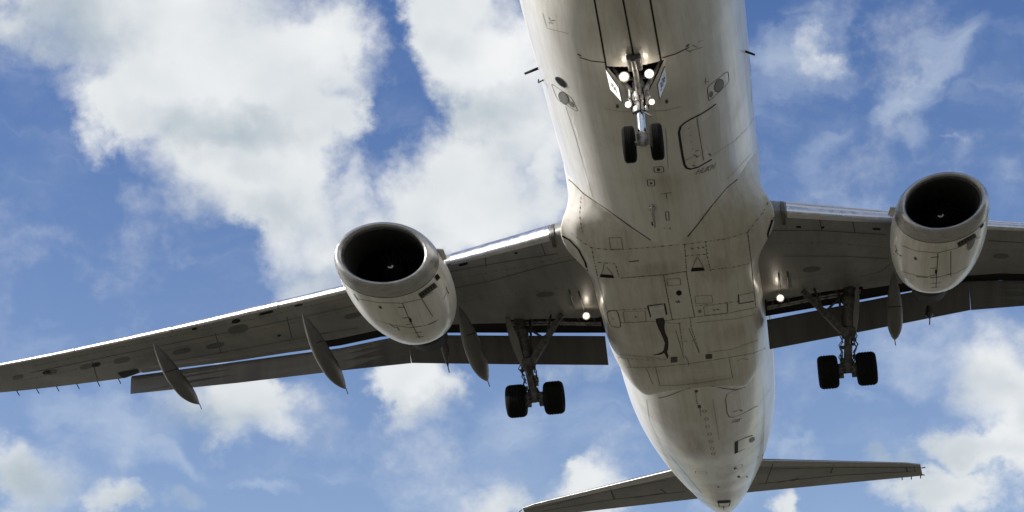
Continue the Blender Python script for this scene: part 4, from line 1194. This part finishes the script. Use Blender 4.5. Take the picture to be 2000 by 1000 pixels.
# belly lamps and fittings between nose gear and fairing
strips('service_panel_edge', [outline([(1277, 326), (1295, 325), (1297, 336), (1278, 337)], 6), outline([(1264, 351), (1278, 351), (1279, 363), (1265, 363)], 8), outline([(1300, 413), (1306, 413), (1307, 430), (1301, 430)], 6)], .018, M['seam'], fus, FB)
patch('service_port', oval(1286, 331, 3.5, 3), M['seam'], fus, FB, 2, .006, 2, 16)
patch('service_port', oval(1271.5, 357.5, 2, 2), M['black'], fus, FB, 2, .006, 2, 16)
strips('service_marking', [[(1290, 379), (1312, 376)], [(1301, 378), (1302, 388)], [(1296, 446), (1300, 445)], [(1308, 444), (1309, 448)]], .022, M['grey_mark'], fus, FB)
dm = MB()
h = skin(FB, 1274, 405)
dm.box(h[0] + Vector((0, 0, -.02)), (.06, 0, 0), (0, .06, 0), (0, 0, .03)); dm.tube([h[0] + Vector((0, -.15, 0)), h[0] + Vector((0, 0, -.08)), h[0] + Vector((0, .35, -.20)), h[0] + Vector((0, .55, -.20))], [.02, .035, .032, .02], 8)
dm.build('drain_mast', M['lip'], fus, smooth=True)
strips('drain_mast_stripe', [[(1275, 416), (1276, 424)]], .05, M['red'], fus, FB, off=.20)
# hatch and hinge box at the back of the closed nose gear doors
hb = MB(); hb.box(Vector((0.0, 4.22, -2.08)), (.135, 0, 0), (0, .24, 0), (0, 0, .05)); hb.build('door_hinge_box', M['gear_dark'], NG, bevel=.02)
# probes and aerials on the sides
def probe(a, b, z, r0, name='air_probe'):
    p = MB(); p.tube([at(*a, z=z), at(*b, z=z - .03)], [r0, r0 * .8], 8); p.build(name, M['black'], fus, smooth=True)
probe((1052, 133), (1025, 144), -.55, .03)
probe((1452, 99), (1474, 107), -.55, .026)
pr = MB(); h = skin(FB, 1062, 156); pr.tube([h[0], h[0] + h[1] * .12, h[0] + h[1] * .10 + Vector((0, -.1, 0))], .014, 6); pr.build('air_probe', M['black'], fus)
strips('cabin_door_seam', [[(1001, 2), (1004, 22), (1008, 42)]], .05, M['gasket'], fus, FB)
strips('cabin_door_seam', [[(1463, 110), (1467, 150), (1468, 190), (1467, 200)]], .025, M['seam'], fus, FB)
strips('warning_marking', [[(1072, 33), (1076, 42)], [(1078, 40), (1084, 39)], [(1072, 44), (1080, 45)], [(1340, 97), (1350, 102)], [(1352, 88), (1362, 92)], [(1364, 82), (1372, 78)], [(1345, 100), (1372, 92)], [(1376, 158), (1384, 160)], [(1378, 152), (1378, 165)]], .016, M['grey_mark'], fus, FB)
# cabin windows, high on the sides
for side in (-1, 1):
    for i in range(44):
        y = 6.6 + i * 0.53
        w_, zt, zb = smooth_table(FUS, y); zc = (zt + zb) / 2; hh = (zt - zb) / 2
        wm = MB(); ring_ = []
        for k in range(16):
            t = 2 * PI * k / 16; yy = y + .115 * math.copysign(abs(math.cos(t)) ** .6, math.cos(t)); zz = .50 + .17 * math.copysign(abs(math.sin(t)) ** .6, math.sin(t))
            ring_.append(Vector((side * (w_ * math.sqrt(max(0, 1 - ((zz - zc) / hh) ** 2)) + .005), yy, zz)))
        wm.add(ring_, [tuple(range(16))]); wm.build('cabin_window', M['window'], fus)

# ------------------------------------------------------------------ fairing details
strips('fairing_edge', [[(1097, 339), (1118, 356), (1140, 378), (1165, 395), (1190, 412), (1235, 445), (1271, 469)], [(1343, 462), (1365, 435), (1390, 402), (1420, 366), (1440, 350)]], .026, M['gasket'], fair, BB, off=.008)
strips('wing_root_seal', [[(1091, 457), (1112, 468), (1130, 487), (1143, 512), (1152, 545), (1163, 590), (1176, 640), (1187, 695)], [(1519, 411), (1508, 430), (1500, 455), (1497, 490), (1500, 560), (1504, 640)]], .05, M['gasket'], fair, BB, off=.008)
rows = [[(1116, 455), (1135, 470), (1155, 484), (1200, 488), (1270, 483), (1345, 476), (1420, 466), (1460, 453)],
        [(1155, 482), (1163, 520), (1172, 560), (1185, 605)], [(1460, 453), (1466, 500), (1470, 540), (1476, 598)],
        [(1167, 512), (1202, 515), (1210, 545)], [(1212, 543), (1250, 540), (1300, 536), (1340, 530)], [(1338, 500), (1380, 496), (1388, 530)], [(1390, 526), (1430, 522), (1465, 514)],
        [(1296, 537), (1304, 580), (1313, 624)], [(1340, 530), (1348, 575), (1357, 620)], [(1337, 476), (1341, 530)], [(1378, 472), (1381, 496)],
        [(1187, 607), (1230, 604), (1268, 602)], [(1300, 612), (1310, 610)], [(1212, 630), (1265, 628), (1300, 626), (1357, 619), (1420, 612), (1478, 600)], [(1358, 597), (1400, 593), (1445, 588)],
        [(1200, 697), (1260, 703), (1300, 702)], [(1225, 717), (1280, 717), (1340, 711), (1400, 702), (1470, 690), (1495, 680)], [(1288, 753), (1330, 752), (1380, 746), (1428, 738)],
        [(1327, 630), (1328, 640), (1335, 690)], [(1348, 622), (1350, 640), (1366, 688)], [(1326, 667), (1364, 664)], [(1135, 385), (1132, 420), (1138, 455)], [(1500, 395), (1490, 415), (1470, 440), (1460, 453)]]
strips('screw_row', rows, .022, M['seam'], fair, BB, off=.006, dash=(.055, .075))
strips('panel_seam', rows[2:3] + rows[4:5] + rows[7:9] + rows[13:14] + rows[16:18] + [[(1280, 716), (1289, 752)], [(1424, 700), (1431, 738)], [(1262, 718), (1275, 750)], [(1320, 645), (1336, 700)], [(1345, 640), (1366, 690)], [(1300, 630), (1330, 632)], [(1360, 630), (1440, 622), (1475, 614)],
        [(1225, 700), (1232, 716)], [(1240, 728), (1250, 733)], [(1440, 705), (1450, 700), (1462, 702)], [(1338, 695), (1344, 705), (1345, 715)], [(1384, 688), (1430, 682), (1480, 664)], [(1210, 692), (1290, 700)]], .014, M['seam_soft'], fair, BB, off=.005)
strips('access_panel_edge', [outline([(1184, 608), (1206, 605), (1214, 640), (1192, 637)], 4)], .022, M['seam'], fair, BB, off=.007)
strips('access_panel_edge', [outline([(1189, 464), (1213, 463), (1217, 486), (1193, 487)], 10), outline([(1302, 545), (1328, 543), (1330, 556), (1304, 558)], 10), outline([(1357, 578), (1390, 576), (1392, 591), (1359, 593)], 10), outline([(1374, 598), (1420, 592), (1421, 611), (1376, 616)], 10), outline([(1217, 608), (1260, 607), (1262, 628), (1220, 630)], 10)], .012, M['seam_soft'], fair, BB, off=.007)
strips('access_panel_edge', [[(1442, 575), (1443, 593), (1472, 588)]], .03, M['black'], fair, BB, off=.007)
strips('access_panel_edge', [[(1442, 577), (1472, 570)], [(1421, 592), (1421, 610)]], .016, M['seam_soft'], fair, BB, off=.007)
patch('service_port', oval(1326, 572, 5.5, 5), M['black'], fair, BB, 2, .007, 3, 24)
patch('service_port', oval(1367, 608, 3.2, 3.2), M['grey_mark'], fair, BB, 2, .007, 2, 18)
strips('service_marking', [[(1320, 588), (1324, 591)], [(1325, 586), (1327, 591)], [(1393, 604), (1397, 606)], [(1400, 603), (1404, 605)], [(1240, 617), (1243, 620)], [(1195, 622), (1199, 623)], [(1228, 511), (1248, 509)], [(1350, 484), (1354, 486)], [(1362, 483), (1366, 485)], [(1372, 482), (1375, 484)]], .03, M['seam'], fair, BB, off=.007)
for q in ([(1316 - 6, 697), (1323, 697), (1323, 707), (1310, 708)], [(1378, 692), (1391, 691), (1391, 700), (1378, 701)]): patch('drain_grille', q, M['seam'], fair, BB, 10, .008, 2, 20)
# flush air inlets
for mouth, tri in (([(1173, 535), (1197, 537), (1200, 543), (1171, 541)], [[(1180, 514), (1177, 530), (1173, 538)], [(1186, 522), (1197, 537)]]), ([(1351, 523), (1374, 522), (1377, 528), (1349, 530)], [[(1361, 502), (1352, 523)], [(1363, 502), (1374, 522)]])):
    patch('air_inlet', mouth, M['black'], fair, BB, 8, .008, 3, 28)
    strips('air_inlet_ramp', tri, .014, M['seam_soft'], fair, BB, off=.007)
# drain scoop box and the oil that runs from it
sb_ = MB(); hq = [skin(BB, *p) for p in ((1268, 598), (1297, 595), (1300, 613), (1273, 617))]
n_ = hq[0][1]
sb_.add([h[0] for h in hq] + [h[0] + h[1] * .09 for h in hq], [(4, 5, 6, 7), (0, 1, 5, 4), (1, 2, 6, 5), (2, 3, 7, 6), (3, 0, 4, 7)])
sb_.build('outlet_flap', M['panel'], fair, bevel=.02)
strips('outlet_flap_edge', [[(1265, 597), (1298, 593), (1302, 614), (1271, 619), (1265, 597)]], .035, M['gasket'], fair, BB, off=.007)
oil = [(1288, 617, 8), (1289, 628, 8.5), (1291, 640, 6.5), (1295, 650, 5.5), (1300, 660, 5), (1302, 670, 4), (1301, 680, 4), (1299, 687, 4.5), (1303, 694, 2.5), (1304, 700, 1)]
ol = MB(); Lp, Rp = [], []
for x, y, w_ in oil:
    for lst, s in ((Lp, -1), (Rp, 1)):
        h = skin(BB, x + s * w_ * random.uniform(.8, 1.15), y); lst.append(h[0] + h[1] * .006)
ol.add(Lp + Rp, [(i, i + 1, i + 1 + len(oil), i + len(oil)) for i in range(len(oil) - 1)])
Lp, Rp = [], []
for x, y, w_ in [(1299, 684, 3), (1292, 690, 2), (1284, 692, 1), (1276, 693, .4)]:
    for lst, s in ((Lp, -1), (Rp, 1)):
        h = skin(BB, x, y + s * w_); lst.append(h[0] + h[1] * .007)
ol.add(Lp + Rp, [(i, i + 1, i + 5, i + 4) for i in range(3)])
ol.build('oil_streak', M['oil'], fair, smooth=True)
strips('fairing_edge', [[(1286, 777), (1302, 774), (1318, 768), (1335, 761), (1350, 757)], [(1388, 753), (1412, 758), (1436, 761), (1446, 759)]], .022, M['seam'], fair, BB, off=.010)

# ------------------------------------------------------------------ tail details
strips('cargo_door_seam', [[(1455, 756), (1430, 764), (1420, 770), (1417, 780), (1420, 806), (1424, 814), (1432, 815), (1450, 808), (1480, 793)]], .022, M['seam'], fus, FB)
strips('service_marking', [[(1432, 804), (1440, 802)], [(1444, 800), (1450, 803)]], .04, M['grey_mark'], fus, FB)
strips('bracket_marking', [[(1438, 862), (1438, 885)]], .11, M['black'], fus, FB, off=.006)
strips('bracket_marking', [[(1437, 863), (1446, 859), (1455, 855), (1470, 850)], [(1437, 884), (1446, 881), (1455, 876)]], .045, M['black'], fus, FB, off=.008)
strips('grey_marking', [[(1480, 893), (1490, 888), (1499, 881)]], .06, M['mark'], fus, FB, off=.006)
patch('grey_wedge', [(1497, 816), (1501, 838), (1504, 870), (1497, 880)], M['grey_mark'], fus, FB, 3, .006, 4, 28)
patch('grey_wedge', [(1496, 876), (1504, 866), (1500, 890), (1496, 900)], M['grey_mark'], fus, FB, 4, .006, 3, 24)
patch('grey_wedge', [(1462, 857), (1473, 852), (1475, 860), (1464, 866)], M['grey_mark'], fus, FB, 3, .006, 2, 18)
for i, (x, y) in enumerate([(1376, 803), (1380, 818), (1382, 833), (1386, 848), (1388, 862), (1391, 876), (1393, 886)]):
    strips('drain_port_rim', [outline(oval(x, y, 3.4, 2.6), 2, 18)], .016, M['seam'], fus, FB)
patch('drain_port', oval(1366, 794, 3.5, 3.5), M['red'], fus, FB, 2, .006, 2, 16)
strips('screw_row', [[(1358, 762), (1362, 790)], [(1367, 796), (1369, 812)]], .03, M['seam'], fus, FB, dash=(.06, .10))
patch('service_port', oval(1360, 764, 3.4, 2.6), M['seam'], fus, FB, 2, .006, 2, 16)
strips('access_panel_edge', [outline([(1358, 920), (1380, 921), (1381, 926), (1358, 925)], 10), outline([(1437, 910), (1449, 906), (1450, 912), (1438, 916)], 8)], .016, M['seam'], fus, FB)
for q in (oval(1443, 931, 3, 2), oval(1403, 951, 2, 1.5), oval(1459, 931, 1.5, 1.5), oval(1435, 915, 2, 2)): patch('drain_port', q, M['seam'], fus, FB, 2, .006, 2, 14)
patch('tail_hatch', [(1400, 978), (1427, 976), (1424, 982), (1402, 983)], M['black'], fus, FB, 5, .008, 3, 24)
strips('tail_hatch_edge', [[(1403, 983), (1405, 989), (1424, 988), (1427, 978)], [(1413, 989), (1414, 996)]], .03, M['seam'], fus, FB)
strips('fuselage_seam', [[(1360, 970), (1385, 983), (1410, 990), (1440, 985), (1468, 972)]], .014, M['seam'], fus, FB)
